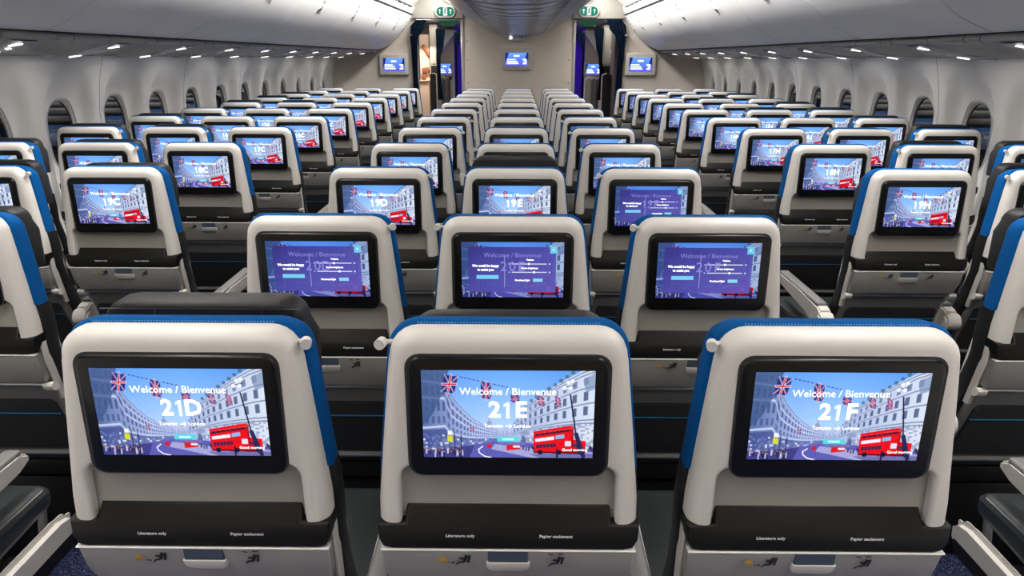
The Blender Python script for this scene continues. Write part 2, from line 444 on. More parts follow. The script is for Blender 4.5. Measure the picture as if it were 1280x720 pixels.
# ------------------------------------------------------------------ the setting
Y0, Y1 = Y_BACK, Y_BULK
struct(obj('floor', nb(-2.9, 2.9, Y0, 17.2, -0.06, 0.0), M['carpet'], smooth=0))

# side walls: one moulded panel per pair of windows, each window bay hollowed between two pillars
WP, WY0, WZ, WHX, WHZ = 0.605, 4.40, 1.075, 0.138, 0.222
ZT, ZB = HC + 0.005, 0.62
def wall_x(z):
    return float(np.interp(z, [0, .3, .62, .95, 1.2, 1.35, 1.45, 1.56], [2.62, 2.72, 2.775, 2.79, 2.785, 2.76, 2.735, 2.70]))
def sst(a, b, x):
    t = min(max((x - a) / (b - a), 0), 1); return t * t * (3 - 2 * t)
def bay_depth(y, z):
    half = 0.245 if z < 1.2 else 0.245 * math.sqrt(max(0.0, 1 - ((z - 1.2) / 0.30) ** 2))
    if z > 1.5: return 0.0
    d = sst(-0.02, 0.055, half - abs(y))
    return 0.070 * d * sst(1.50, 1.28, z)
def bay_bm(ycs):
    bm = bmesh.new(); NA, NR = 64, 12
    hx, hu, hd = WP / 2, ZT - WZ, WZ - ZB
    cs_ = [math.atan2(b, a) % (2 * PI) for a, b in ((hx, hu), (-hx, hu), (-hx, -hd), (hx, -hd))]
    angs = [2 * PI * a / NA for a in range(NA)]
    for c in cs_:
        angs[min(range(NA), key=lambda i: abs(angs[i] - c))] = c
    for yc in ycs:
        rings = []
        for r in range(NR + 1):
            t = (r / NR) ** 1.15; ring = []
            for a in range(NA):
                th = angs[a]
                ca, sa = math.cos(th), math.sin(th)
                k = (abs(ca) ** 2.5 + abs(sa) ** 2.5) ** (-1 / 2.5)
                ey, ez = WHX * k * ca, WHZ * k * sa
                s_ = min(hx / abs(ca) if abs(ca) > 1e-6 else 1e9, (hu if sa > 0 else hd) / abs(sa) if abs(sa) > 1e-6 else 1e9)
                ry, rz = ca * s_, sa * s_
                y, z = ey + (ry - ey) * t, ez + (rz - ez) * t
                zz = WZ + z
                x = wall_x(zz) + bay_depth(y, zz)
                if r == 0: x += 0.004
                ring.append(bm.verts.new((x, yc + y, zz)))
            rings.append(ring)
        inner = [bm.verts.new((wall_x(v.co.z) + 0.112, yc + (v.co.y - yc) * 0.93, WZ + (v.co.z - WZ) * 0.95)) for v in rings[0]]
        rings.insert(0, inner)
        for A, B in zip(rings, rings[1:]):
            for a in range(NA):
                b = (a + 1) % NA
                bm.faces.new((A[a], A[b], B[b], B[a]))
    bmesh.ops.remove_doubles(bm, verts=bm.verts[:], dist=0.0008)
    ym = sum(ycs) / len(ycs)
    for v in bm.verts: v.co.y = ym + (v.co.y - ym) * .9965
    return bm
nwin = 0
KS = list(range(-5, 11))
for s, side in ((-1, 'left'), (1, 'right')):
    zs = [0, .05, .15, .3, .45, .62, .9, 1.2, 1.45, 1.58, 1.9, 2.5]
    root = struct(obj('wall_' + side, extrude_profile([(s * (wall_x(z) + 0.125), z) for z in zs] + [(s * 3.0, 2.5), (s * 3.0, 0)], Y0, 17.2), M['seam'], smooth=0))
    dado = extrude_profile([(s * wall_x(z), z) for z in (0, .15, .3, .45, ZB)] + [(s * (wall_x(z) + .12), z) for z in (ZB, .3, 0)], Y0, Y1)
    obj('lower_panel', dado, M['wall'], root)
    obj('rear_panel', extrude_profile([(s * wall_x(z), z) for z in (ZB, .9, 1.2, 1.35, 1.45, ZT)] + [(s * (wall_x(z) + .12), z) for z in (ZT, 1.2, ZB)], Y0, WY0 - 5.5 * WP), M['wall'], root)
    for k in range(-5, 11, 2):
        ks = [q for q in (k, k + 1) if q in KS]
        bm = bay_bm([WY0 + q * WP for q in ks])
        if s < 0:
            for v in bm.verts: v.co.x = -v.co.x
        bmesh.ops.recalc_face_normals(bm, faces=bm.faces[:])
        if sum(f.normal.x * s * f.calc_area() for f in bm.faces) > 0: bmesh.ops.reverse_faces(bm, faces=bm.faces[:])
        # trim at the bulkhead
        obj('wall_panel', bm, M['wall'], root, smooth=60)
    for q in KS:
        nwin += 1
        yc = WY0 + q * WP
        wn = struct(bpy.data.objects.new('window_%d' % nwin, None)); C.objects.link(wn)
        wn.location = (s * 2.79, yc, WZ)
        n = 40; bm = bmesh.new(); ro, ri, rb = [], [], []
        for a in range(n):
            th = 2 * PI * a / n; ca, sa = math.cos(th), math.sin(th)
            k = (abs(ca) ** 2.5 + abs(sa) ** 2.5) ** (-1 / 2.5)
            y, z = WHX * k * ca, WHZ * k * sa
            X = wall_x(WZ + z) + 0.071 - 2.79
            ro.append(bm.verts.new((s * (X - .001), y * 1.15, z * 1.09)))
            ri.append(bm.verts.new((s * (X - .004), y * 1.05, z * 1.04)))
            rb.append(bm.verts.new((s * (X + 0.012), y * .97, z * .98)))
        for A, B in ((ro, ri), (ri, rb)):
            for a in range(n):
                bm.faces.new((A[a], A[(a + 1) % n], B[(a + 1) % n], B[a]))
        bmesh.ops.recalc_face_normals(bm, faces=bm.faces[:])
        obj('window_frame', bm, M['wframe'], wn, smooth=60)
        bm = bmesh.new()
        pa = [bm.verts.new((s * (0.081), WHX * 1.0 * math.cos(2 * PI * a / n) * (abs(math.cos(2 * PI * a / n)) ** 2.5 + abs(math.sin(2 * PI * a / n)) ** 2.5) ** (-.4), WHZ * math.sin(2 * PI * a / n) * (abs(math.cos(2 * PI * a / n)) ** 2.5 + abs(math.sin(2 * PI * a / n)) ** 2.5) ** (-.4))) for a in range(n)]
        f = bm.faces.new(pa)
        ex = bmesh.ops.extrude_face_region(bm, geom=[f])
        for v in [g for g in ex['geom'] if isinstance(g, bmesh.types.BMVert)]: v.co.x += s * 0.008
        bmesh.ops.recalc_face_normals(bm, faces=bm.faces[:])
        obj('pane', bm, M['pane'], wn, smooth=0)

# window-side overhead bins, service panels
def bez(pts, n=4):
    """smooth open curve through points (Catmull-Rom)"""
    P = [pts[0]] + list(pts) + [pts[-1]]; out = []
    for i in range(1, len(P) - 2):
        for k in range(n):
            t = k / n
            out.append(tuple(0.5 * ((2 * P[i][j]) + (-P[i - 1][j] + P[i + 1][j]) * t + (2 * P[i - 1][j] - 5 * P[i][j] + 4 * P[i + 1][j] - P[i + 2][j]) * t * t
                             + (-P[i - 1][j] + 3 * P[i][j] - 3 * P[i + 1][j] + P[i + 2][j]) * t ** 3) for j in (0, 1)))
    out.append(tuple(pts[-1])); return out
ORD = ['first', 'second', 'third', 'fourth', 'fifth', 'sixth', 'seventh', 'eighth', 'ninth', 'tenth', 'eleventh', 'twelfth', 'thirteenth']
BP = 1.21
door_prof = bez([(1.535, .615), (1.565, .54), (1.70, .345), (1.88, .19), (2.07, .108)], 5)
seams = [3.20 - BP * 3 + BP * i for i in range(0, 11)]       # from -0.43
seams = [y for y in seams if y < Y1 - .2] + [Y1 - 0.02]
nb_ = len(seams) - 1
for s, side in ((-1, 'left'), (1, 'right')):
    for i in range(nb_):
        ya, yb = seams[i] + .003, seams[i + 1] - .003
        if yb < 1.2: continue
        cnt = nb_ - 1 - i
        t = thing('overhead_bin', 'closed white overhead bin above the %s windows, %s back from the front wall' % (side, ORD[cnt]), 'overhead bin',
                  (s * 1.8, ya, HC + .1), 'overhead bins along the windows')
        off = Vector((-s * 1.8, -ya, -(HC + .1)))
        body = [(s * 1.53, HC + .60), (s * 1.70, HC + .36), (s * 1.88, HC + .205), (s * 2.06, HC + .125), (s * 2.62, HC + .09), (s * 2.65, HC + .62)]
        obj('bin_body', place_mb(extrude_profile(body, ya, yb), Matrix.Translation(off)), M['seam'], t, smooth=0)
        dp = [(s * x, HC + z) for x, z in door_prof]
        back = [(s * (x + .012), HC + z + .012) for x, z in reversed(door_prof)]
        bm = extrude_profile(dp + back, ya + .002, yb - .002)
        obj('bin_door', place_mb(bm, Matrix.Translation(off)), M['bin'], t, smooth=40)
        # latch: small recessed pull low on the door
        ym = (ya + yb) / 2
        bm = nb(-.016, .016, ym - .03 - ya, ym + .03 - ya, -.004, .003, bev=.003)
        lo = obj('latch', bm, M['steel'], t); lo.location = (s * (1.665 - 1.8), 0, .385 - .1 - .004); lo.rotation_euler = (0, s * math.radians(48), 0)
        bm = bmesh.new()
        for q in range(4):
            box(bm, -.014, .014, ym - ya - .002, ym - ya + .002, -.003, .003)
            for v in bm.verts[-8:]: v.co.x += -.14 + q * .05
        obj('hinge_mark', bm, M['greyshroud'], t, smooth=0).matrix_local = Matrix.Translation((s * (1.60 - 1.8), 0, .475 - .1 - .002)) @ Matrix.Rotation(s * math.radians(58), 4, 'Y')
    # rails above and below the doors, belonging to the shell of the cabin
    z = HC
    tr = struct(obj('trim_%d' % (1 if s < 0 else 2), extrude_profile([(s * 1.535, z + .625), (s * 1.515, z + .66), (s * 1.50, z + .70), (s * 1.48, z + .735), (s * 1.56, z + .74), (s * 1.58, z + .63)], Y0, Y1), M['bin'], smooth=50))
    bm = bmesh.new()
    y = 0.5
    while y < Y1 - .3:
        box(bm, s * 1.500 - .004, s * 1.500 + .012, y, y + .32, z + .672, z + .690); y += .40
    o = obj('air_slot', bm, M['seam'], tr, smooth=0); o['kind'] = 'stuff'
    tr2 = struct(obj('trim_%d' % (3 if s < 0 else 4), extrude_profile([(s * (2.098 + .018 * math.cos(a)), z + .088 + .018 * math.sin(a)) for a in [i * PI / 6 for i in range(12)]], Y0, Y1), M['rail'], smooth=50))
    bm = bmesh.new()
    y = 0.6; q = 0
    while y < Y1:
        tube(bm, (s * 2.098, y, z + .088), (s * 2.098, y + .008, z + .088), .0195, 12); y += (.36, .12, .30)[q % 3]; q += 1
    o = obj('rail_joint', bm, M['greyshroud'], tr2); o['kind'] = 'stuff'

ROWY = {21: .951, 20: 1.713, 19: 2.529, 18: 3.294, 17: 4.072}
for r in range(16, 9, -1): ROWY[r] = ROWY[17] + (17 - r) * .775
row_rank = {r: 22 - r for r in range(10, 22)}            # 1 = nearest the camera
# service panels under the bins
psu_prof = bez([(2.112, .074), (2.30, .040), (2.50, .018), (2.70, .006)], 4)
for s, side in ((-1, 'left'), (1, 'right')):
    for r in range(21, 9, -1):
        ya, yb = ROWY[r] + .30, ROWY[r] + .30 + .772
        if r == 21: ya, yb = ROWY[20] + .30 - .77, ROWY[20] + .296
        if r == 20: yb = ROWY[19] + .296
        if r == 19: yb = ROWY[18] + .296
        if r == 10: yb = Y1 - .005
        t = thing('service_panel', 'dark grey reading light panel over the %s window seats, %s panel from the front wall' % (side, ORD[r - 10]), 'service panel',
                  (s * 2.4, ya, HC + .02), 'reading light panels under the bins')
        off = Matrix.Translation((-s * 2.4, -ya, -(HC + .02)))
        pr = [(s * x, HC + z) for x, z in psu_prof]
        bm = extrude_profile(pr + [(x, zz + .03) for x, zz in reversed(pr)], ya + .0, yb - .0)
        obj('panel', place_mb(bm, off), M['psu'], t, smooth=50)
        # raised curved module running across the panel
        bm = bmesh.new(); ring = []
        ym = ya + .45
        for j, (x, zz) in enumerate(psu_prof):
            yy = ym - .16 + .30 * (j / (len(psu_prof) - 1)) ** .8
            dz = -.010
            ring.append([bm.verts.new((s * x, yy - .10, HC + zz - .0005)), bm.verts.new((s * x, yy - .075, HC + zz + dz)),
                         bm.verts.new((s * x, yy + .075, HC + zz + dz)), bm.verts.new((s * x, yy + .10, HC + zz - .0005))])
        for A, B in zip(ring, ring[1:]):
            for j in range(3): bm.faces.new((A[j], A[j + 1], B[j + 1], B[j]))
        bmesh.ops.recalc_face_normals(bm, faces=bm.faces[:])
        if sum(f.normal.z for f in bm.faces) > 0: bmesh.ops.reverse_faces(bm, faces=bm.faces[:])
        mod = obj('light_module', place_mb(bm, off), M['cpsu'], t, smooth=30)
        def lampbar(x, yy, lx, ly, rot):
            zz = float(np.interp(x, [p[0] for p in psu_prof], [p[1] for p in psu_prof]))
            bm = nb(-lx / 2, lx / 2, -ly / 2, ly / 2, -.003, .003, bev=.0025)
            o = obj('reading_lamp', bm, M['lamp'], mod)
            o.location = (s * (x - 2.4), yy - ya, zz - .0135 - .02); o.rotation_euler = (0, s * math.radians(7), s * rot)
        lampbar(2.175, ym - .13, .065, .020, .2)
        lampbar(2.53, ym + .09, .085, .016, .3)
        sl = bpy.data.lights.new('reading_and_fill_spot', 'SPOT'); sl.energy = 7.5; sl.spot_size = math.radians(116); sl.spot_blend = 1.0; sl.shadow_soft_size = .012; sl.color = (1, .98, .95)
        so = bpy.data.objects.new('reading_and_fill_spot', sl); C.objects.link(so)
        so.location = (s * 2.19, ym - .10, HC + .042); so.rotation_euler = (0, -s * math.radians(36), 0)
        if r > 18:
            lampbar(2.26, ym - .06, .022, .018, 0)
            lampbar(2.36, ym + .0, .035, .016, .3)

# centre overhead bins
cprof = bez([(.36, .352), (.50, .415), (.63, .482), (.80, .60), (.94, .73), (.99, .86)], 4)
for i in range(nb_):
    ya, yb = seams[i] + .003, seams[i + 1] - .003
    if yb < 2.0: continue
    cnt = nb_ - 1 - i
    if cnt == 0: yb -= .05
    t = thing('overhead_bin', 'shade-greyed double-sided bin over the centre seats, %s back from the front wall' % ORD[cnt], 'overhead bin', (0, ya, HC + .3), 'centre overhead bins')
    off = Matrix.Translation((0, -ya, -(HC + .3)))
    half = [(.355, .372), (.50, .432), (.79, .62), (.93, .74), (.975, .87)]
    body = [(-x, HC + z) for x, z in reversed(half)] + [(x, HC + z) for x, z in half]
    obj('bin_body', place_mb(extrude_profile(body, ya, yb), off), M['seam'], t, smooth=0)
    for s in (-1, 1):
        dp = [(s * x, HC + z) for x, z in cprof]; bk = [(s * (x - .008), HC + z + .010) for x, z in reversed(cprof)]
        obj('bin_door', place_mb(extrude_profile(dp + bk, ya + .002, yb - .002), off), M['cbin'], t, smooth=40)
    # underside made of crosswise service panels with rolled edges
    for q in range(3):
        a, b = ya + (yb - ya) * q / 3 + .004, ya + (yb - ya) * (q + 1) / 3 - .004
        bm = bmesh.new(); rows_ = []
        up = bez([(-.355, .357), (-.25, .322), (-.14, .302), (0, .297), (.14, .302), (.25, .322), (.355, .357)], 2)
        for fy, dz in ((0, .040), (.07, .012), (.18, 0), (.82, 0), (.93, .012), (1, .040)):
            rows_.append([bm.verts.new((x, a + (b - a) * fy, HC + z + dz)) for x, z in up])
        for A, B in zip(rows_, rows_[1:]):
            for j in range(len(up) - 1): bm.faces.new((A[j], B[j], B[j + 1], A[j + 1]))
        bmesh.ops.recalc_face_normals(bm, faces=bm.faces[:])
        if sum(f.normal.z for f in bm.faces) > 0: bmesh.ops.reverse_faces(bm, faces=bm.faces[:])
        obj('service_panel', place_mb(bm, off), M['cpsu'], t, smooth=60)

for r in range(21, 9, -1):        # spots added below the centre bins to brighten the centre seats
    sl = bpy.data.lights.new('reading_and_fill_spot', 'SPOT'); sl.energy = 3.2 if r > 19 else 6.2; sl.spot_size = math.radians(140); sl.spot_blend = 1.0; sl.shadow_soft_size = .03; sl.color = (1, .98, .95)
    so = bpy.data.objects.new('reading_and_fill_spot', sl); C.objects.link(so)
    so.location = (0, ROWY[r] - .42, HC + .27); so.rotation_euler = (math.radians(22), 0, 0)

# ceiling: flat deck, vaults over the aisles, coves
cp = [(-2.9, HC + .62), (-1.62, HC + .66), (-1.50, HC + .74), (-1.46, HC + .84), (-1.40, HC + .94), (-.90, HC + .97), (0, HC + .97), (.90, HC + .97), (1.40, HC + .94), (1.46, HC + .84), (1.50, HC + .74), (1.62, HC + .66), (2.9, HC + .62)]
struct(obj('ceiling', extrude_profile(cp + [(2.9, HC + 1.05), (-2.9, HC + 1.05)], Y0, Y1 + .05), M['ceil'], smooth=0))
struct(obj('wall_back', nb(-2.95, 2.95, Y0 - .05, Y0, 0, 2.6), M['taupe'], smooth=0))

# bulkheads
XI, XO = .80, 1.53
wf = struct(obj('wall_front', slab(rrect(-XI, XI, 0.0, HC + .97, .01, 1), Y1, Y1 + .04), M['taupe'], smooth=0))
for s in (-1, 1):
    obj('edge_strip', nb(s * (XI + .022) - .022, s * (XI + .022) + .022, Y1 - .02, Y1 + .06, 0, HC + .60, bev=.01), M['edge'], wf)
    for z in (-.03, -.36, .23):
        bm = tube(bmesh.new(), (s * .75, Y1 - .004, HC + z), (s * .75, Y1 + .004, HC + z), .010, 10); obj('screw_cap', bm, M['greyshroud'], wf)
for s, side in ((-1, 'left'), (1, 'right')):
    wl = struct(obj('wall_front_' + side, nb(min(s * XO, s * 2.9), max(s * XO, s * 2.9), Y1, Y1 + .04, 0, HC + .7), M['taupe'], smooth=0))
    obj('edge_strip', nb(s * (XO - .02) - .02, s * (XO - .02) + .02, Y1 - .02, Y1 + .08, 0, HC + .53, bev=.01), M['edge'], wl)
    # header over the aisle doorway
    hd = struct(obj('trim_%d' % (5 if s < 0 else 6), nb(min(s * (XI + .0), s * (XO + .02)), max(s * XI, s * (XO + .02)), Y1 - .03, Y1 + .05, HC + .535, HC + .96, bev=.012), M['header']))
    obj('header_lip', nb(min(s * (XI + .01), s * XO), max(s * (XI + .01), s * XO), Y1 - .045, Y1 - .028, HC + .528, HC + .545, bev=.004), M['seam'], hd)
    # sloping fillet between bins and header
    struct(obj('trim_%d' % (7 if s < 0 else 8), extrude_profile([(s * 1.30, HC + .90), (s * 1.50, HC + .70), (s * 1.52, HC + .80), (s * 1.38, HC + .93)], Y1 - .55, Y1 - .031), M['header'], smooth=0))

def monitor(x, y, z, wd, ht, label, bezel=.045, ph=None):
    t = thing('wall_monitor', label, 'monitor', (x, y, z), 'wall monitors')
    obj('monitor_frame', slab(rrect(-wd / 2, wd / 2, -ht / 2, ht / 2, .03, 4), -.05, 0, .014, 3), M['monframe'], t)
    me = picture_mesh('display', INF, -wd / 2 + bezel * 1.15, wd / 2 - bezel * 1.15, -ht / 2 + bezel * 1.2, ht / 2 - bezel * 1.15, -.0515, 80, 48, M['pic3'])
    link('display', me, t)
    return t
monitor(-.022, Y1, HC - .022, .455, .305, 'light framed monitor with blue display in the middle of the front wall', .052)
monitor(-1.842, Y1, HC - .100, .435, .300, 'light framed monitor on the front wall left of the left curtain', .052)
monitor(1.808, Y1, HC - .092, .455, .318, 'light framed monitor on the front wall right of the right curtain', .052)

def stadium(hx, hz, n=8):
    return arc(hx - hz, 0, hz, -90, 90, n) + arc(-hx + hz, 0, hz, 90, 270, n)
def exit_sign(x, y, z, label, sc=1.0):
    t = thing('exit_sign', label, 'exit sign', (x, y, z), 'green exit signs')
    obj('housing', slab(stadium(.150 * sc, .083 * sc), -.028, 0, .008, 2), M['ceil'], t)
    pn = obj('green_panel', slab(stadium(.128 * sc, .062 * sc), -.031, -.027), M['green'], t, smooth=0)
    obj('white_square', nb(-.030 * sc, .030 * sc, -.033, -.0305, -.056 * sc, .056 * sc), M['exitwhite'], pn, smooth=0)
    # running figure
    bm = bmesh.new(); Y = -.0345
    def ln(a, b, wd):
        a, b = Vector((a[0], 0, a[1])) * sc, Vector((b[0], 0, b[1])) * sc; d = (b - a).normalized(); p = Vector((-d.z, 0, d.x)) * wd * sc / 2
        vs = [bm.verts.new((q.x, Y, q.z)) for q in (a + p, b + p, b - p, a - p)]; bm.faces.new(vs)
    bmesh.ops.create_circle(bm, cap_ends=True, segments=10, radius=.009 * sc, matrix=Matrix.Translation((.004 * sc, Y, .040 * sc)) @ Matrix.Rotation(PI / 2, 4, 'X'))
    ln((.002, .030), (-.004, -.002), .014); ln((-.004, -.002), (.014, -.018), .009); ln((.014, -.018), (.006, -.040), .008)
    ln((-.004, -.002), (-.012, -.022), .009); ln((-.012, -.022), (-.024, -.030), .008); ln((.002, .024), (.018, .010), .007); ln((.0, .024), (-.016, .012), .007)
    obj('running_figure', bm, M['green'], pn, smooth=0)
    for q in (-1, 1):
        bm = bmesh.new()
        cx = q * .078
        ln((cx, -.030), (cx, .012), .012)
        vs = [bm.verts.new((a * sc, Y, b * sc)) for a, b in ((cx - .022, .008), (cx + .022, .008), (cx, .036))]; bm.faces.new(vs)
        obj('arrow', bm, M['exitwhite'], pn, smooth=0)
    return t
exit_sign(-1.06, Y1 - .03, HC + .632, 'green running man exit sign above the left aisle doorway')
exit_sign(1.02, Y1 - .03, HC + .640, 'green running man exit sign above the right aisle doorway')

# small lamp box at the far end of the centre bins
t = thing('ceiling_sensor_box', 'small white box with a bright lamp hanging below the far centre bin', 'lamp box', (-.018, Y1 - .16, HC + .268))
obj('box_body', nb(-.13, .13, -.12, .12, -.032, .032, bev=.018, seg=3), M['ceil'], t)
bm = bmesh.new(); tube(bm, (-.09, -.128, .006), (-.09, -.115, .006), .022, 14); obj('lamp', bm, M['lamp'], t)
bm = nb(.05, .09, -.123, -.118, -.004, .006); obj('slot', bm, M['seam'], t)

# ------------------------------------------------------------------ curtains and the galley beyond the bulkheads
def curtain(name, label, pts, y, folds, depth=.035, seed=0):
    """pts: list of (z, x_left, x_right) from top to bottom; folded cloth"""
    bm = bmesh.new(); n = folds * 6; rows_ = []
    zs = []
    for (z0, a0, b0), (z1, a1, b1) in zip(pts, pts[1:]):
        for k in range(5):
            t = k / 5; tt = t * t * (3 - 2 * t)
            zs.append((z0 + (z1 - z0) * t, a0 + (a1 - a0) * tt, b0 + (b1 - b0) * tt))
    zs.append(pts[-1])
    for back in (0, 1):
        rr = []
        for z, a, b in zs:
            rr.append([bm.verts.new((a + (b - a) * i / n, y + depth * math.sin(2 * PI * folds * i / n + seed + z) + back * .012, z)) for i in range(n + 1)])
        for A, B in zip(rr, rr[1:]):
            for i in range(n): bm.faces.new((A[i], A[i + 1], B[i + 1], B[i]))
        rows_.append(rr)
    F, B = rows_
    for k in range(len(zs) - 1):
        for i in (0, n): bm.faces.new((F[k][i], F[k + 1][i], B[k + 1][i], B[k][i]))
    for i in range(n):
        for k in (0, -1): bm.faces.new((F[k][i], F[k][i + 1], B[k][i + 1], B[k][i]))
    bmesh.ops.recalc_face_normals(bm, faces=bm.faces[:])
    o = obj(name, bm, M['navy'], smooth=60)
    return tag(o, label, 'curtain', 'navy curtains')
H = HC
yc = Y1 - .07
curtain('aisle_curtain', 'navy curtain tied back at the outer edge of the left aisle doorway', [(H + .52, -1.50, -1.33), (H + .42, -1.575, -1.37), (H + .26, -1.585, -1.47), (H + .14, -1.575, -1.48), (H - .25, -1.565, -1.49), (.75, -1.56, -1.46), (.25, -1.56, -1.44)], yc, 5, .02)
curtain('aisle_curtain', 'navy curtain tied back at the outer edge of the right aisle doorway', [(H + .53, 1.28, 1.50), (H + .42, 1.32, 1.565), (H + .28, 1.42, 1.575), (H + .12, 1.46, 1.56), (H - .25, 1.45, 1.545), (.75, 1.44, 1.54), (.25, 1.42, 1.54)], yc, 5, .02, 1.0)
for s in (-1, 1):
    bm = tube(bmesh.new(), (s * 1.545, yc - .03, H + .31), (s * 1.61, yc - .03, H + .31), .010, 8)
    tube(bm, (s * 1.60, yc - .03, H + .31), (s * 1.60, Y1, H + .31), .008, 8)
    tag(obj('curtain_hook', bm, M['steel']), 'small wall hook holding the curtain beside the %s aisle doorway' % ('left' if s < 0 else 'right'), 'hook', 'curtain hooks')
YG = 12.3
def gx(px, Y=YG): return (px - 644) * (Y * .9483) / 860
def gz(py, Y=YG): return H + Y * math.tan(math.radians(18.5) - PITCH * 0 - math.atan((py - 360) / 860) * 0 - math.radians(18.5)) if False else H + Y * math.tan(math.atan((360 - py) / 860) - PITCH)
curtain('galley_curtain', 'navy curtain swept sideways in the galley, seen through the left doorway', [(gz(36), gx(541.5), gx(553.5)), (gz(55), gx(541.5), gx(551)), (gz(75), gx(541), gx(546.5)), (gz(92), gx(542), gx(546)), (gz(125), gx(541), gx(549))], YG, 4, .02)
curtain('galley_curtain', 'navy curtain swept sideways in the galley, seen through the right doorway', [(gz(35), gx(737), gx(749.5)), (gz(55), gx(740), gx(749)), (gz(75), gx(744.5), gx(749)), (gz(92), gx(746), gx(752)), (gz(125), gx(744), gx(752))], YG, 4, .02, 2.0)
curtain('dark_curtain', 'narrow dark curtain beside the violet glow in the left doorway', [(gz(40), gx(563.5), gx(573)), (gz(47), gx(564), gx(571)), (gz(60), gx(564), gx(567)), (.01, gx(563.5), gx(566))], YG + .1, 3, .015)
curtain('dark_curtain', 'narrow dark curtain beside the violet glow in the right doorway', [(gz(40), gx(717), gx(727)), (gz(50), gx(720), gx(727)), (gz(66), gx(724.5), gx(727)), (.01, gx(724), gx(727))], YG + .1, 3, .015)

# galley ceiling, cabinets, far partition
struct(obj('ceiling_galley', nb(-2.9, 2.9, Y1 + .05, 17.2, H + .56, H + .64), M['ceil'], smooth=0))
yb2 = 13.9
for s, side in ((-1, 'left'), (1, 'right')):
    x0, x1 = (gx(545, yb2), gx(563.5, yb2)) if s < 0 else (gx(727, yb2), gx(750, yb2))
    x0, x1 = (x0 - .7, x1) if s < 0 else (x0, x1 + .7)
    struct(obj('wall_galley_' + side, nb(x0, x1, yb2, yb2 + .04, 0, H + .56), M['taupe'], smooth=0))
    monitor(gx(551.5 if s < 0 else 737.5, yb2), yb2, gz(86.5, yb2), .36, .27, 'small monitor on the far partition seen through the %s aisle doorway' % side, .035)
    # slanting end of the next cabin's bins
    xa, xb = (gx(548, yb2 - .3), gx(566, yb2 - .3)) if s < 0 else (gx(742, yb2 - .3), gx(725, yb2 - .3))
    o = obj('overhead_bin', slab([(xa, gz(38, yb2 - .3)), (xb, gz(38, yb2 - .3)), (xb - s * .0, gz(42, yb2 - .3)), (xa + -s * .12, gz(55, yb2 - .3)), (xa, gz(66, yb2 - .3))][::1], yb2 - .5, yb2 - .02), M['bin'], smooth=0)
    tag(o, 'pale slanting bin end deep beyond the %s aisle doorway' % side, 'overhead bin', 'bins beyond the galley')
    # galley cabinets
    xa, xb = (gx(533), gx(542.5)) if s < 0 else (gx(750), gx(764))
    t = thing('galley_cabinet', 'tall pale galley cabinet just inside the %s aisle doorway' % side, 'cabinet', ((xa + xb) / 2, YG, 0), 'galley cabinets')
    hw = (xb - xa) / 2
    obj('body', nb(-hw, hw, .05, .5, 0, gz(30.5), bev=.006), M['header'], t)
    obj('upper_door', nb(-hw + .01, hw - .01, .038, .05, gz(80), gz(37), bev=.004), M['edge'], t)
    obj('lower_door', nb(-hw + .01, hw - .01, .038, .05, .1, gz(82), bev=.004), M['black'], t)
    if s > 0:
        bm = bmesh.new()
        for q, (a, b) in enumerate(((-.02, .02), (-.02, .02))):
            box(bm, .02 + q * .05, .055 + q * .05, 0.0355, 0.0375, gz(67), gz(62)); box(bm, .02 + q * .05, .04 + q * .05, 0.0355, 0.0375, gz(71), gz(69))
        obj('placard', bm, M['whiteink'], t, smooth=0)
    # seats parked behind the partition: three pale rounded shells
    for q in range(3):
        px = (545 + q * 6.2, 553.5 + q * 4.4) if s < 0 else (727.5 + q * 6.2, 736 + q * 6.0)
        Yq = 13.3 - q * .13 if s < 0 else 13.0 + q * .13
        a, b = gx(px[0], Yq), gx(px[1], Yq)
        tz = gz(95 + q * .4, Yq)
        pts = arc(b - .09 if s < 0 else b - .02, tz - (.09 if s < 0 else .02), .09 if s < 0 else .02, 0, 90, 6) + arc(a + (.02 if s < 0 else .09), tz - (.02 if s < 0 else .09), .02 if s < 0 else .09, 90, 180, 6) + [(a, .0), (b, .0)]
        t2 = thing('cabin_seat', '%s of three pale seat shells beyond the %s aisle doorway' % (('leftmost', 'middle one', 'rightmost')[q], side), 'seat', (0, Yq, 0), 'pale seats beyond the galley')
        obj('shell_rim', slab(pts, 0, .05, .006, 2), M['shell'], t2)
        inner = [(a + (x - a) * .80 + (b - a) * .08, (z_ - .03) if z_ > .55 else z_) for x, z_ in pts]
        obj('shell_panel', slab(inner, -.01, .0, .003, 1), M['recess'], t2)
    # far violet lit cabin
    area('violet_cabin_lamp', (s * 1.15, 15.6, H + .5), (0, 0, 0), .8, 1.6, 22, (.20, .06, 1.0))
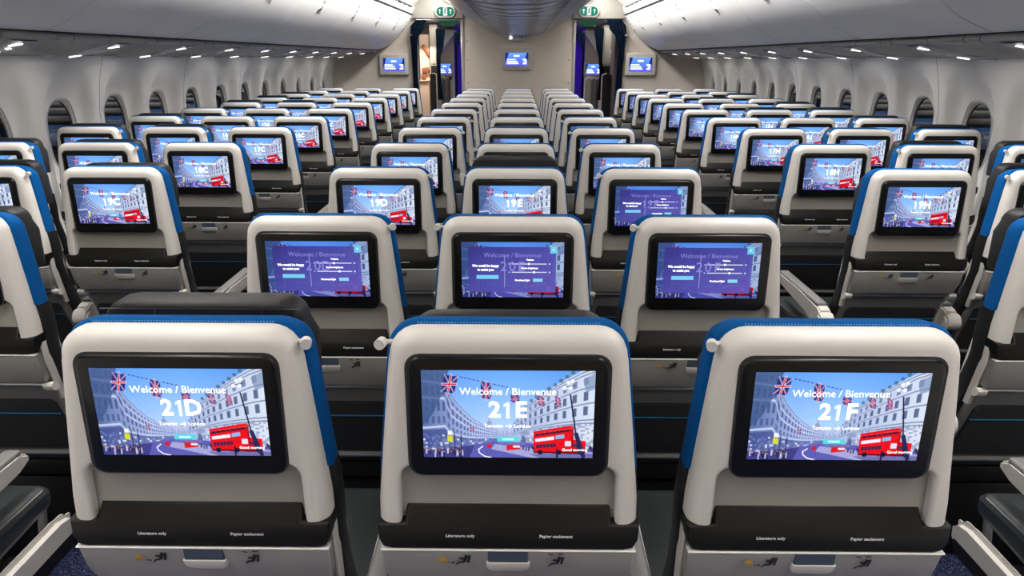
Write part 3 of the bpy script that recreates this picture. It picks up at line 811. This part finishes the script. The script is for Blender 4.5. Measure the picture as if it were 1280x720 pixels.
# warm lit galley in the left doorway
t = thing('galley_unit', 'brightly lit cream galley unit seen through the left aisle doorway', 'galley', (gx(522), YG + .1, 0))
gw = gx(531.5) - gx(522)
obj('back_panel', nb(-.03, gw, 0, .03, 0, gz(43)), M['galley'], t)
obj('work_shelf', nb(-.03, gw, -.16, 0, gz(101.5), gz(100.3)), M['galley'], t)
obj('lower_cupboard', nb(-.03, gw, -.14, 0, .1, gz(102)), M['galley'], t)
area('galley_lamp', (gx(527), YG - .25, gz(45)), (math.radians(-28), 0, 0), .25, .2, 26, (1, .84, .70))
for i, (px, py, sx_, sz_, rot, lb) in enumerate(((528, 63, .022, .10, .5, 'long brown packet hanging on the lit galley wall'), (527, 88, .06, .045, .2, 'brown carton on the galley shelf, upper one'), (524, 96, .04, .035, -.1, 'brown carton on the galley shelf, lower one'))):
    bm = nb(-sx_, sx_, -.05, .0, -sz_, sz_, bev=.008); bmesh.ops.rotate(bm, cent=(0, 0, 0), matrix=Matrix.Rotation(-rot, 3, 'Y'), verts=bm.verts[:])
    o = obj('food_packet', bm, M['brown'], None, (gx(px), YG + .098, gz(py))); tag(o, lb, 'packet', 'packets in the galley')
# dark wood partition edge in the right doorway
o = obj('wood_partition', nb(gx(764, 11.4), gx(771.5, 11.4), 11.4, 11.9, 0, gz(39, 11.4), bev=.006), M['wood']); tag(o, 'dark wood partition just inside the right aisle doorway', 'partition')
bm = bmesh.new(); box(bm, gx(769.2, 11.39), gx(769.9, 11.39), 11.388, 11.399, gz(84, 11.4), gz(78, 11.4))
for q in range(3): tube(bm, (gx(768, 11.39), 11.388, gz(91 + q * 3, 11.4)), (gx(768, 11.39), 11.40, gz(91 + q * 3, 11.4)), .007, 8)
obj('door_fitting', bm, M['steel'], o)
# low pale cabinet ends seen at the side of the right doorway, dark seat backs in both
for s in (-1, 1):
    a, b = (gx(533, 11.6), gx(541, 11.6)) if s < 0 else (gx(749.5, 11.6), gx(761, 11.6))
    t2 = thing('attendant_seat', 'dark folded crew seat standing by the %s aisle doorway' % ('left' if s < 0 else 'right'), 'crew seat', ((a + b) / 2, 11.6, 0), 'crew seats')
    hw = (b - a) / 2
    obj('seat_back', slab(rrect(-hw, hw, 0, gz(92, 11.6), .03), 0, .08, .01), M['leather'], t2)
    bm = bmesh.new(); e = hw if s < 0 else -hw
    tube(bm, (e, -.01, .3), (e, -.01, gz(94, 11.6)), .010, 8); tube(bm, (e, -.01, gz(94, 11.6)), (e * .1, -.01, gz(91.5, 11.6)), .010, 8)
    obj('grab_rail', bm, M['shell'], t2)
# sign board green seen below the headers
for s in (-1, 1):
    bm = slab(stadium(.15, .075), 0, .02); o = obj('exit_sign', bm, M['green2'], None, (s * gx(731, 11.7) if s > 0 else gx(557, 11.7), 11.7, gz(25.8, 11.7)), smooth=0)
    tag(o, 'second green exit sign hanging behind the header of the %s doorway' % ('left' if s < 0 else 'right'), 'exit sign', 'green exit signs')
    bm = nb(-.09, .09, 0, .02, -.02, .02); o = obj('ceiling_lamp', bm, M['exitwhite'], None, (gx(557 if s < 0 else 732, 11.9), 11.9, gz(30.5, 11.9)), smooth=0)
    tag(o, 'small white lamp under the header of the %s doorway' % ('left' if s < 0 else 'right'), 'lamp', 'doorway lamps')
area('galley_ceiling_lamp', (0, 12.0, H + .54), (0, 0, 0), 3.2, .5, 24, (1, .96, .88))
struct(obj('wall_violet', nb(-2.9, 2.9, 17.1, 17.2, 0, H + .6), M['maroon'], smooth=0))

# ------------------------------------------------------------------ the seats
HS = HC - .380                # top of the light back shell
SP = .5046
def shp(t):
    """how far the rear face leans at distance t below the top"""
    y = -.033 * min(t, .36)
    if t > .41: y += min(t - .41, .34) * .36
    return y
def lean(bm):
    for v in bm.verts: v.co.y += shp(HS - v.co.z)
    return bm
def T(pts): return [(x, HS - t) for x, t in pts]
P = {}
# back shell with notch for the recess
HWT, HWB = .184, .2125
def side_hw(t): return float(np.interp(t, [0, .05, .15, .30, .36, .50], [.178, .184, .195, .2105, .2125, .205]))
R = .046
TOP = .010
outer_r = [(side_hw(t), t) for t in (.06, .12, .18, .24, .30, .339)]
out = []
out += [(x, t) for x, t in outer_r[::-1]]                                              # up the right side
out += [(.178 + .006 - R + R * math.cos(a), TOP + R - R * math.sin(a)) for a in [PI / 2 * i / 6 for i in range(0, 7)]]
out += [(-x, t) for x, t in out[::-1]]
NW, NT, NR_ = .172, .236, .022
notch = [(-NW - .002, .339), (-NW, NT + NR_)] + [(-NW + NR_ - NR_ * math.cos(a), NT + NR_ - NR_ * math.sin(a)) for a in [PI / 2 * i / 4 for i in range(1, 5)]]
notch = notch + [(-x, t) for x, t in notch[::-1]]
outl = T(out + notch)
nO = len(out)
key = {(round(x, 5), round(z, 5)): i for i, (x, z) in enumerate(outl)}
def sel(p, q):
    i, j = key[(round(p[0], 5), round(p[1], 5))], key[(round(q[0], 5), round(q[1], 5))]
    if i < nO and j < nO: return .024
    if i >= nO and j >= nO: return .008
    return 0
P['back_shell'] = finish('back_shell', lean(slab(outl, 0, .042, .02, 5, sel)), M['shell'], 40)
P['recess_panel'] = finish('recess_panel', lean(slab(T([(.185, .36), (.185, .215), (-.185, .215), (-.185, .36)]), .018, .045)), M['recess'])
# lower side panels of the shell, running down behind the tray
def lsp(s):
    pts = [(s * .196, .345), (s * .2125, .345), (s * .2135, .42), (s * .207, .50), (s * .200, .56), (s * .185, .56), (s * .185, .345)]
    return T(pts if s > 0 else pts[::-1])
for s in (-1, 1):
    P['side_panel%d' % s] = finish('side_panel', lean(slab(lsp(s), .022, .095, .004, 2)), M['shell'])
# literature pocket
pk = [(.166, .312), (.168, .338), (.214, .338), (.2125, .367), (.205, .383), (.19, .387), (-.19, .387), (-.205, .383), (-.2125, .367), (-.214, .338), (-.168, .338), (-.166, .312)]
bm = slab(T(pk), -.004, .05, .005, 3)
for v in bm.verts:
    t = HS - v.co.z
    if v.co.y < .03 and t < .344: v.co.y += (.344 - t) * .70
P['literature_pocket'] = finish('literature_pocket', lean(bm), M['black'])
P['pocket_text1'] = finish('pocket_text', lean(add_text(bmesh.new(), 'Literature only', -.078, -.0052, HS - .359, .0078, .0002)), M['whiteink'], 0)
P['pocket_text2'] = finish('pocket_text', lean(add_text(bmesh.new(), 'Papier seulement', .078, -.0052, HS - .359, .0078, .0002)), M['whiteink'], 0)
# tray table
ty = [(.2085, .389), (.2075, .44), (.200, .478), (.193, .487), (-.193, .487), (-.200, .478), (-.2075, .44), (-.2085, .389)]
P['tray_table'] = finish('tray_table', lean(slab(T(ty), -.003, .020, .005, 3)), M['tray'])
bm = slab(T([(.2095, .3865), (.2095, .3895), (-.2095, .3895), (-.2095, .3865)]), -.0055, .01, .001, 1); P['tray_edge'] = finish('tray_edge', lean(bm), M['ceil'])
P['latch'] = finish('latch', lean(slab(T([(.033, .389), (.033, .412), (-.033, .412), (-.033, .389)]), -.0045, .0, .001, 1)), M['latch'])
bm = bmesh.new(); pts = [(.036, .412)] + [(.036 - .012 + .012 * math.cos(a), .424 + .012 * math.sin(a)) for a in [PI / 2 * i / 3 for i in range(4)]]
pts = pts + [(-x, t) for x, t in pts[::-1]]
P['latch_cup'] = finish('latch_cup', lean(slab(T(pts), -.0075, .0, .004, 2)), M['shell'])
def icon(bm, segs, x, t, y=-.0042):
    for (ax, at), (bx_, bt), wd in segs:
        a, b = Vector((x + ax, 0, HS - t - at)), Vector((x + bx_, 0, HS - t - bt)); d = (b - a).normalized(); p = Vector((-d.z, 0, d.x)) * wd / 2
        vs = [bm.verts.new((q.x, y, q.z)) for q in (a + p, b + p, b - p, a - p)]; f = bm.faces.new(vs)
        if f.normal.y > 0: f.normal_flip()
seatman = [((.008, -.010), (.003, .004), .006), ((.003, .004), (-.006, .005), .005), ((-.006, .005), (-.010, .012), .003), ((.010, .006), (.013, -.010), .004), ((-.004, -.004), (.004, -.003), .004)]
bm = bmesh.new(); icon(bm, seatman, -.076, .408); P['seat_icon1'] = None; icon(bm, [((-.016, .006), (-.006, .006), .0018), ((-.009, .003), (-.006, .006), .0018), ((-.009, .009), (-.006, .006), .0018)], -.083, .408)
P['seat_icon1'] = finish('seat_icon', lean(bm), M['ink'], 0); bm = bmesh.new(); icon(bm, seatman, .078, .410); icon(bm, [((-.012, -.014), (-.004, -.012), .002), ((.004, -.014), (.013, -.014), .002)], .078, .408)
P['seat_icon2'] = finish('seat_icon', lean(bm), M['ink'], 0)
bm = bmesh.new(); icon(bm, [((-.006, .006), (-.006, -.002), .003), ((.006, .006), (.006, -.002), .003), ((-.006, -.003), (.006, -.003), .004), ((-.003, -.006), (.003, -.006), .004), ((0, -.003), (0, .006), .004)], -.108, .410)
P['belt_icon'] = finish('belt_icon', lean(bm), M['amber'], 0)
# hinge bar and knobs
P['hinge_bar'] = finish('hinge_bar', lean(tube(bmesh.new(), (-.2, .010, HS - .498), (.2, .010, HS - .498), .0065, 10)), M['steel'])
for s in (-1, 1):
    P['hinge_knob%d' % s] = finish('hinge_knob', lean(tube(bmesh.new(), (s * .188, .006, HS - .500), (s * .215, .006, HS - .500), .014, 12)), M['shell'])
# lower seat back: grey shroud around a dark pocket with a blue edge
fr = T([(.192, .497), (.192, .56), (.20, .78), (-.20, .78), (-.192, .56), (-.192, .497)])
P['lower_shroud'] = finish('lower_shroud', lean(slab(fr, .020, .07, .006, 2)), M['greyshroud'])
P['lower_pocket'] = finish('lower_pocket', lean(slab(T([(.168, .560), (.178, .572), (.187, .76), (-.187, .76), (-.178, .572), (-.168, .560)]), .008, .03, .006, 2)), M['darkcloth'])
P['pocket_trim'] = finish('pocket_trim', lean(nb(-.180, .180, .0045, .009, HS - .6115, HS - .6085)), M['blueline'])
P['bottom_rail'] = finish('bottom_rail', lean(tube(bmesh.new(), (-.2, .016, HS - .775), (.2, .016, HS - .775), .009, 8)), M['greyshroud'])
# front cushion covers: blue above, black leather below
def cover(t0, t1, top):
    ts = [t1] + [t for t in (.62, .50, .40, .33, .24, .18, .12, .06) if t0 + .02 < t < t1 - .01]
    r = [(side_hw(t) + .006, t) for t in ts]
    if top: 
        RR = .05; r += [(.190 - RR + RR * math.cos(a), t0 + RR - RR * math.sin(a)) for a in [PI / 2 * i / 6 for i in range(7)]]
    else: r += [(side_hw(t0) + .006, t0)]
    return T(r + [(-x, t) for x, t in r[::-1]])
bm = slab(cover(.005, .262, True), .036, .098, .010, 3, bevb=.02)
for v in bm.verts:
    t = HS - v.co.z
    if t < .06 and v.co.y > .055: v.co.z -= (v.co.y - .055) * .35 * (1 - t / .06)
P['blue_cover'] = finish('blue_cover', lean(bm), M['blue'])
P['black_cover'] = finish('black_cover', lean(slab(cover(.2625, .74, False), .044, .106, .004, 2, bevb=.02)), M['leather'])
bm = bmesh.new()
for i in range(60):
    x = -.14 + .28 * i / 59; box(bm, x - .0013, x + .0013, .0375, .0405, HS - .0095, HS - .0072)
P['stitching'] = finish('stitching', bm, M['stitch'], 0)
# headrest (top at t=0 in its own frame)
hr = T([(.175, .17), (.178, .065)] + [(.165 - .04 + .04 * math.cos(a), .04 - .04 * math.sin(a)) for a in [PI / 2 * i / 5 for i in range(6)]])
hr = hr + [(-x, z) for x, z in hr[::-1]]
P['headrest'] = finish('headrest', slab(hr, .098, .165, .012, 3, bevb=.02), M['leather'], 50)
bm = bmesh.new()
for x in (-.075, .10):
    box(bm, x - .001, x + .001, .0965, .0995, HS - .05, HS - .012)
box(bm, -.165, .165, .0965, .0995, HS - .0125, HS - .0112)
P['headrest_seam'] = finish('headrest_seam', bm, M['seam'], 0)
# coat hook on one side
def hook(s):
    bm = tube(bmesh.new(), (s * .176, .034, HS - .038), (s * .194, .022, HS - .034), .0042, 8)
    tube(bm, (s * .1935, .024, HS - .034), (s * .1965, .010, HS - .034), .0085, 14)
    return bm
for s in (-1, 1): P['coat_hook%d' % s] = finish('coat_hook', hook(s), M['shell'])
# screen
BX, BZ0, BZ1 = .154, .046, .2485
P['screen'] = finish('screen', lean(slab([(x, z) for x, z in rrect(-BX, BX, HS - BZ1, HS - BZ0, .021, 5)], -.0045, .03, .005, 3)), M['bezel'], 40)
P['screen_gasket'] = finish('screen_gasket', lean(slab(rrect(-BX - .0035, BX + .0035, HS - BZ1 - .001, HS - BZ0 + .0035, .023, 5), -.0012, .03)), M['seam'])
DX, DZ0, DZ1 = .132, .067, .2145
def picm(name, c, m):
    me = picture_mesh(name, c, -DX, DX, HS - DZ1, HS - DZ0, -.0052, 320, 180, m)
    for v in me.vertices: v.co.y += shp(HS - v.co.z)
    return me
P['pic_welcome'] = picm('display', ST, M['pic']); P['pic_assist'] = picm('display', AS, M['pic2'])
def du(u): return -DX + 2 * DX * u
def dv(v): return HS - DZ0 - (DZ1 - DZ0) * v
TY = -.0062
bm = bmesh.new()
add_text(bm, 'Welcome / Bienvenue', du(.50), TY, dv(.235), .0165, .00012, 1.0)
add_text(bm, 'Toronto', du(.415), TY, dv(.625), .0085, .0001); add_text(bm, 'London', du(.583), TY, dv(.625), .0085, .0001)
for v0 in (.6,): 
    box(bm, du(.485), du(.515), TY - .0001, TY + .0001, dv(.632), dv(.624))
    q = [bm.verts.new((du(a), TY, dv(b))) for a, b in ((.508, .60), (.523, .628), (.508, .656))]; bm.faces.new(q)
add_text(bm, 'Good morning', du(.893), TY, dv(.90), .0066, .0001)
P['caption'] = finish('caption', lean(bm), M['white'], 0)
M['faint'] = emat('faint_screen_text', (.24, .22, .62), 1.0)
bm = bmesh.new()
add_text(bm, 'We would be happy', du(.235), TY, dv(.425), .0088, .0004, .95); add_text(bm, 'to assist you', du(.235), TY, dv(.495), .0088, .0004, .95)
add_text(bm, 'Volume', du(.67), TY, dv(.315), .0062, .0003); add_text(bm, 'Screen brightness', du(.665), TY, dv(.465), .0062, .0003)
add_text(bm, 'Overhead light', du(.595), TY, dv(.685), .0064, .0003)
P['settings_text'] = finish('settings_text', lean(bm), M['white'], 0)
bm = bmesh.new(); add_text(bm, 'Welcome / Bienvenue', du(.50), TY, dv(.235), .0165, .0, 1.0)
P['faint_caption'] = finish('faint_caption', lean(bm), M['faint'], 0)
bm = nb(-.0, .001, -.0, .001, 0, .001)
bm.free()
P['camera_dot'] = None
# seat bottom
bm = nb(-.221, .221, .13, .63, .350, .468, bev=.028, seg=4)
for v in bm.verts:
    if v.co.y > .5 and v.co.z < .43: v.co.z += (v.co.y - .5) * .35
    v.co.z += .012 * math.cos(v.co.x / .221 * PI / 2) * (1 if v.co.z > .45 else 0) - .012 * (1 if v.co.z > .45 else 0) + .006
P['seat_cushion'] = finish('seat_cushion', bm, M['seatleather'], 50)
for s in (-1, 1): P['cushion_piping%d' % s] = finish('cushion_piping', tube(bmesh.new(), (s * .212, .16, .455), (s * .212, .60, .455), .003, 6), M['greyshroud'])
P['seat_pan'] = finish('seat_pan', nb(-.215, .215, .14, .58, .30, .358, bev=.01), M['black'])
P['underseat_dark_filler'] = finish('underseat_dark_filler', nb(-.17, .17, .16, .52, .02, .285, bev=.012), M['black'])  # black box added to keep the space under the seat dark
def leg(x):
    bm = tube(bmesh.new(), (x, .50, .31), (x, .56, .015), .014, 8); tube(bm, (x, .20, .31), (x, .12, .015), .014, 8)
    box(bm, x - .02, x + .02, .06, .60, 0.0, .02, bev=.004)
    tube(bm, (x, .14, .08), (x, .50, .29), .009, 8)
    return bm
P['leg'] = finish('leg', leg(0), M['greyshroud'])
P['crossbeam'] = finish('crossbeam', tube(tube(bmesh.new(), (-.222, .24, .315), (.238, .24, .315), .022, 10), (-.222, .48, .315), (.238, .48, .315), .022, 10), M['steel'])
P['baggage_bar'] = finish('baggage_bar', tube(bmesh.new(), (-.222, .585, .10), (.238, .585, .10), .010, 8), M['greyshroud'])
# armrest (centre at x=0)
ap = [(.070, .515), (.075, .585), (.10, .596), (.30, .604), (.53, .598), (.565, .580), (.562, .562), (.52, .548), (.22, .530), (.12, .508)]
bm = bmesh.new(); a = [bm.verts.new((-.024, y, z)) for y, z in ap]; b = [bm.verts.new((.024, y, z)) for y, z in ap]
for i in range(len(ap)): j = (i + 1) % len(ap); bm.faces.new((a[i], a[j], b[j], b[i]))
bm.faces.new(a); bm.faces.new(b[::-1]); bmesh.ops.recalc_face_normals(bm, faces=bm.faces[:])
bmesh.ops.bevel(bm, geom=bm.edges[:], offset=.006, segments=2, affect='EDGES', clamp_overlap=True)
for v in bm.verts: v.co.z += (v.co.y - .07) * .025
P['armrest'] = finish('armrest', bm, M['shell'])
bm = nb(-.021, .021, .11, .545, .594, .614, bev=.008, seg=3)
for v in bm.verts: v.co.z += -((v.co.y - .30) / .2) ** 2 * .006 + (v.co.y - .07) * .025
P['arm_pad'] = finish('arm_pad', bm, M['greyshroud'])
bm = tube(bmesh.new(), (-.026, .075, .545), (.026, .075, .545), .034, 18); tube(bm, (-.030, .075, .545), (-.026, .075, .545), .022, 14); tube(bm, (.026, .075, .545), (.030, .075, .545), .022, 14)
P['arm_hub'] = finish('arm_hub', bm, M['shell'])
# aisle side shroud: pale rounded beam with black inset
bm = bmesh.new(); sp = [(.05, .350), (.61, .360), (.655, .350), (.68, .325), (.675, .285), (.64, .245), (.05, .225)]
a = [bm.verts.new((-.018, y, z)) for y, z in sp]; b = [bm.verts.new((.018, y, z)) for y, z in sp]
for i in range(len(sp)): j = (i + 1) % len(sp); bm.faces.new((a[i], a[j], b[j], b[i]))
bm.faces.new(a); bm.faces.new(b[::-1]); bmesh.ops.recalc_face_normals(bm, faces=bm.faces[:])
bmesh.ops.bevel(bm, geom=bm.edges[:], offset=.016, segments=4, affect='EDGES', clamp_overlap=True)
P['side_beam'] = finish('side_beam', bm, M['shell'], 50)
def inset(s):
    bm = bmesh.new(); sp = [(.06, .285), (.60, .292), (.645, .292), (.655, .282), (.63, .254), (.06, .236)]
    a = [bm.verts.new((s * .0165, y, z)) for y, z in sp]; b = [bm.verts.new((s * .0195, y, z)) for y, z in sp]
    for i in range(len(sp)): j = (i + 1) % len(sp); bm.faces.new((a[i], a[j], b[j], b[i]))
    bm.faces.new(a); bm.faces.new(b[::-1]); bmesh.ops.recalc_face_normals(bm, faces=bm.faces[:]); return bm
for s in (-1, 1): P['side_inset%d' % s] = finish('side_inset', inset(s), M['black'])

def add_number(bm, txt, x, y, z, size, bold):
    wd_ = [size * (.47 if ch == '1' else .62) for ch in txt]; px = x - sum(wd_) / 2
    for ch, aw in zip(txt, wd_):
        cx = px + aw / 2; px += aw
        if ch == '1':
            h = size * .36; wd = size * (.062 if bold else .04)
            q = [(-wd, -h), (wd, -h), (wd, h), (-wd * .4, h), (-size * .17, h - size * .09), (-size * .17, h - size * .20), (-wd, h - size * .14)]
            bm.faces.new([bm.verts.new((cx + a, y, z + b)) for a, b in q])
        else: add_text(bm, ch, cx, y, z, size, bold)
    return bm
def seat_number(txt, faint):
    bm = bmesh.new(); add_number(bm, txt, du(.498), TY, dv(.445), .037, .0013 if not faint else 0.0)
    return finish('seat_number', lean(bm), M['white'] if not faint else M['faint'], 0)
XC = {'A': -1.5029 - 2 * SP, 'B': -1.5029 - SP, 'C': -1.5029, 'D': -SP, 'E': 0.0, 'F': SP, 'H': 1.5029, 'J': 1.5029 + SP, 'K': 1.5029 + 2 * SP}
ASSIST = {'20D', '20E', '20F', '19F'}
RAISED = {'21D': 0.002, '21E': -.026, '19E': .023, '20C': .0, '20H': .006, '19J': .012, '18K': .012, '19B': .012, '18A': .01, '17E': -.01, '16E': -.02,
          '18J': .012, '17J': .0, '17K': .02, '16K': .012, '15J': .016, '15K': .016, '18B': .006, '17B': .01, '17A': .012, '16A': .014, '14A': .018, '14B': .018,
          '13A': .02, '12A': .018, '14K': .016, '13J': .015, '12K': .018, '19C': .002, '19H': -.03, '21F': -.05, '20D': -.05, '20E': -.05, '20F': -.05}
READ = {'21D', '21E', '21F', '20D', '20E', '20F', '19C', '19D', '19E', '19H', '18C', '18H', '17C', '17H'}
POSN = {'A': 'window seat of the left block', 'B': 'middle seat of the left block', 'C': 'aisle seat of the left block',
        'D': 'left seat of the centre block', 'E': 'middle seat of the centre block', 'F': 'right seat of the centre block',
        'H': 'aisle seat of the right block', 'J': 'middle seat of the right block', 'K': 'window seat of the right block'}
def seat(row, L):
    code = '%d%s' % (row, L); k = row_rank[row]
    if code in READ: lab = '%s, %s row from the camera, screen shows %s' % (POSN[L], ORD[k - 1], code)
    elif k <= 6: lab = 'pale %s, %s row from the camera' % (POSN[L], ORD[k - 1])
    else: lab = 'pale %s, %s row back from the front wall' % (POSN[L], ORD[row - 10])
    if code == '19E': lab = 'middle seat of the centre block with raised black headrest, third row, screen shows 19E'
    if code == '21D': lab = 'left seat of the centre block, nearest row, headrest raised, screen shows 21D'
    t = thing('airline_seat', lab, 'seat', (XC[L], ROWY[row], 0), 'rows of airline seats')
    for n in ('back_shell', 'recess_panel', 'side_panel-1', 'side_panel1', 'hinge_bar', 'hinge_knob-1', 'hinge_knob1', 'lower_shroud', 'blue_cover', 'black_cover', 'bottom_rail'):
        link(n.rstrip('-1'), P[n], t)
    pk = link('literature_pocket', P['literature_pocket'], t); link('pocket_text', P['pocket_text1'], pk); link('pocket_text', P['pocket_text2'], pk)
    tr = link('tray_table', P['tray_table'], t)
    for n in ('tray_edge', 'latch', 'latch_cup', 'seat_icon1', 'seat_icon2', 'belt_icon'): link(n.rstrip('12'), P[n], tr)
    lp = link('lower_pocket', P['lower_pocket'], t); link('pocket_trim', P['pocket_trim'], lp)
    if row >= 19: link('stitching', P['stitching'], t)
    hz = RAISED.get(code)
    if hz is None: hz = (-.03 if L in 'DEF' else random.choice((-.04, -.022, -.012)) if L in 'CH' else random.choice((-.022, -.008, -.002)))
    if row != 21 and L not in 'DEF': hz = hz - .010
    h = link('headrest', P['headrest'], t, (0, 0, hz)); link('headrest_seam', P['headrest_seam'], h)
    hs = 1 if L in 'ABCD' else -1
    if L not in 'CH': link('coat_hook', P['coat_hook%d' % hs], t)
    sc = link('screen', P['screen'], t); link('gasket', P['screen_gasket'], sc)
    if code in ASSIST:
        link('display', P['pic_assist'], sc); link('settings_text', P['settings_text'], sc); link('caption', P['faint_caption'], sc)
    else:
        link('display', P['pic_welcome'], sc); link('caption', P['caption'], sc)
    link('seat_number', seat_number(code, code in ASSIST), sc)
    c = link('seat_cushion', P['seat_cushion'], t)
    if L in 'CFDH': c.scale.x = 1.10; c.location.x = (.022 if L in 'CF' else -.022)
    link('piping', P['cushion_piping-1'], c); link('piping', P['cushion_piping1'], c)
    link('seat_pan', P['seat_pan'], t); link('underseat_dark_filler', P['underseat_dark_filler'], t); link('crossbeam', P['crossbeam'], t); link('baggage_bar', P['baggage_bar'], t)
    if L in 'ACDFHK':
        lx = {'A': .02, 'C': -.02, 'D': .02, 'F': -.02, 'H': .02, 'K': -.02}[L]; link('leg', P['leg'], t, (lx, 0, 0))
    arms = [-SP / 2] if L in 'ADH' else []
    arms += [SP / 2]
    for ax in arms:
        a = link('armrest', P['armrest'], t, (ax, 0, 0)); link('arm_pad', P['arm_pad'], a); link('arm_hub', P['arm_hub'], a)
    if L in 'CF': b = link('side_beam', P['side_beam'], t, (SP / 2 + .008, 0, 0)); link('side_inset', P['side_inset1'], b)
    if L in 'DH': b = link('side_beam', P['side_beam'], t, (-SP / 2 - .008, 0, 0)); link('side_inset', P['side_inset-1'], b)
for row in range(21, 9, -1):
    for L in 'ABCDEFHJK':
        if row == 21 and L in 'ABJK': continue
        seat(row, L)
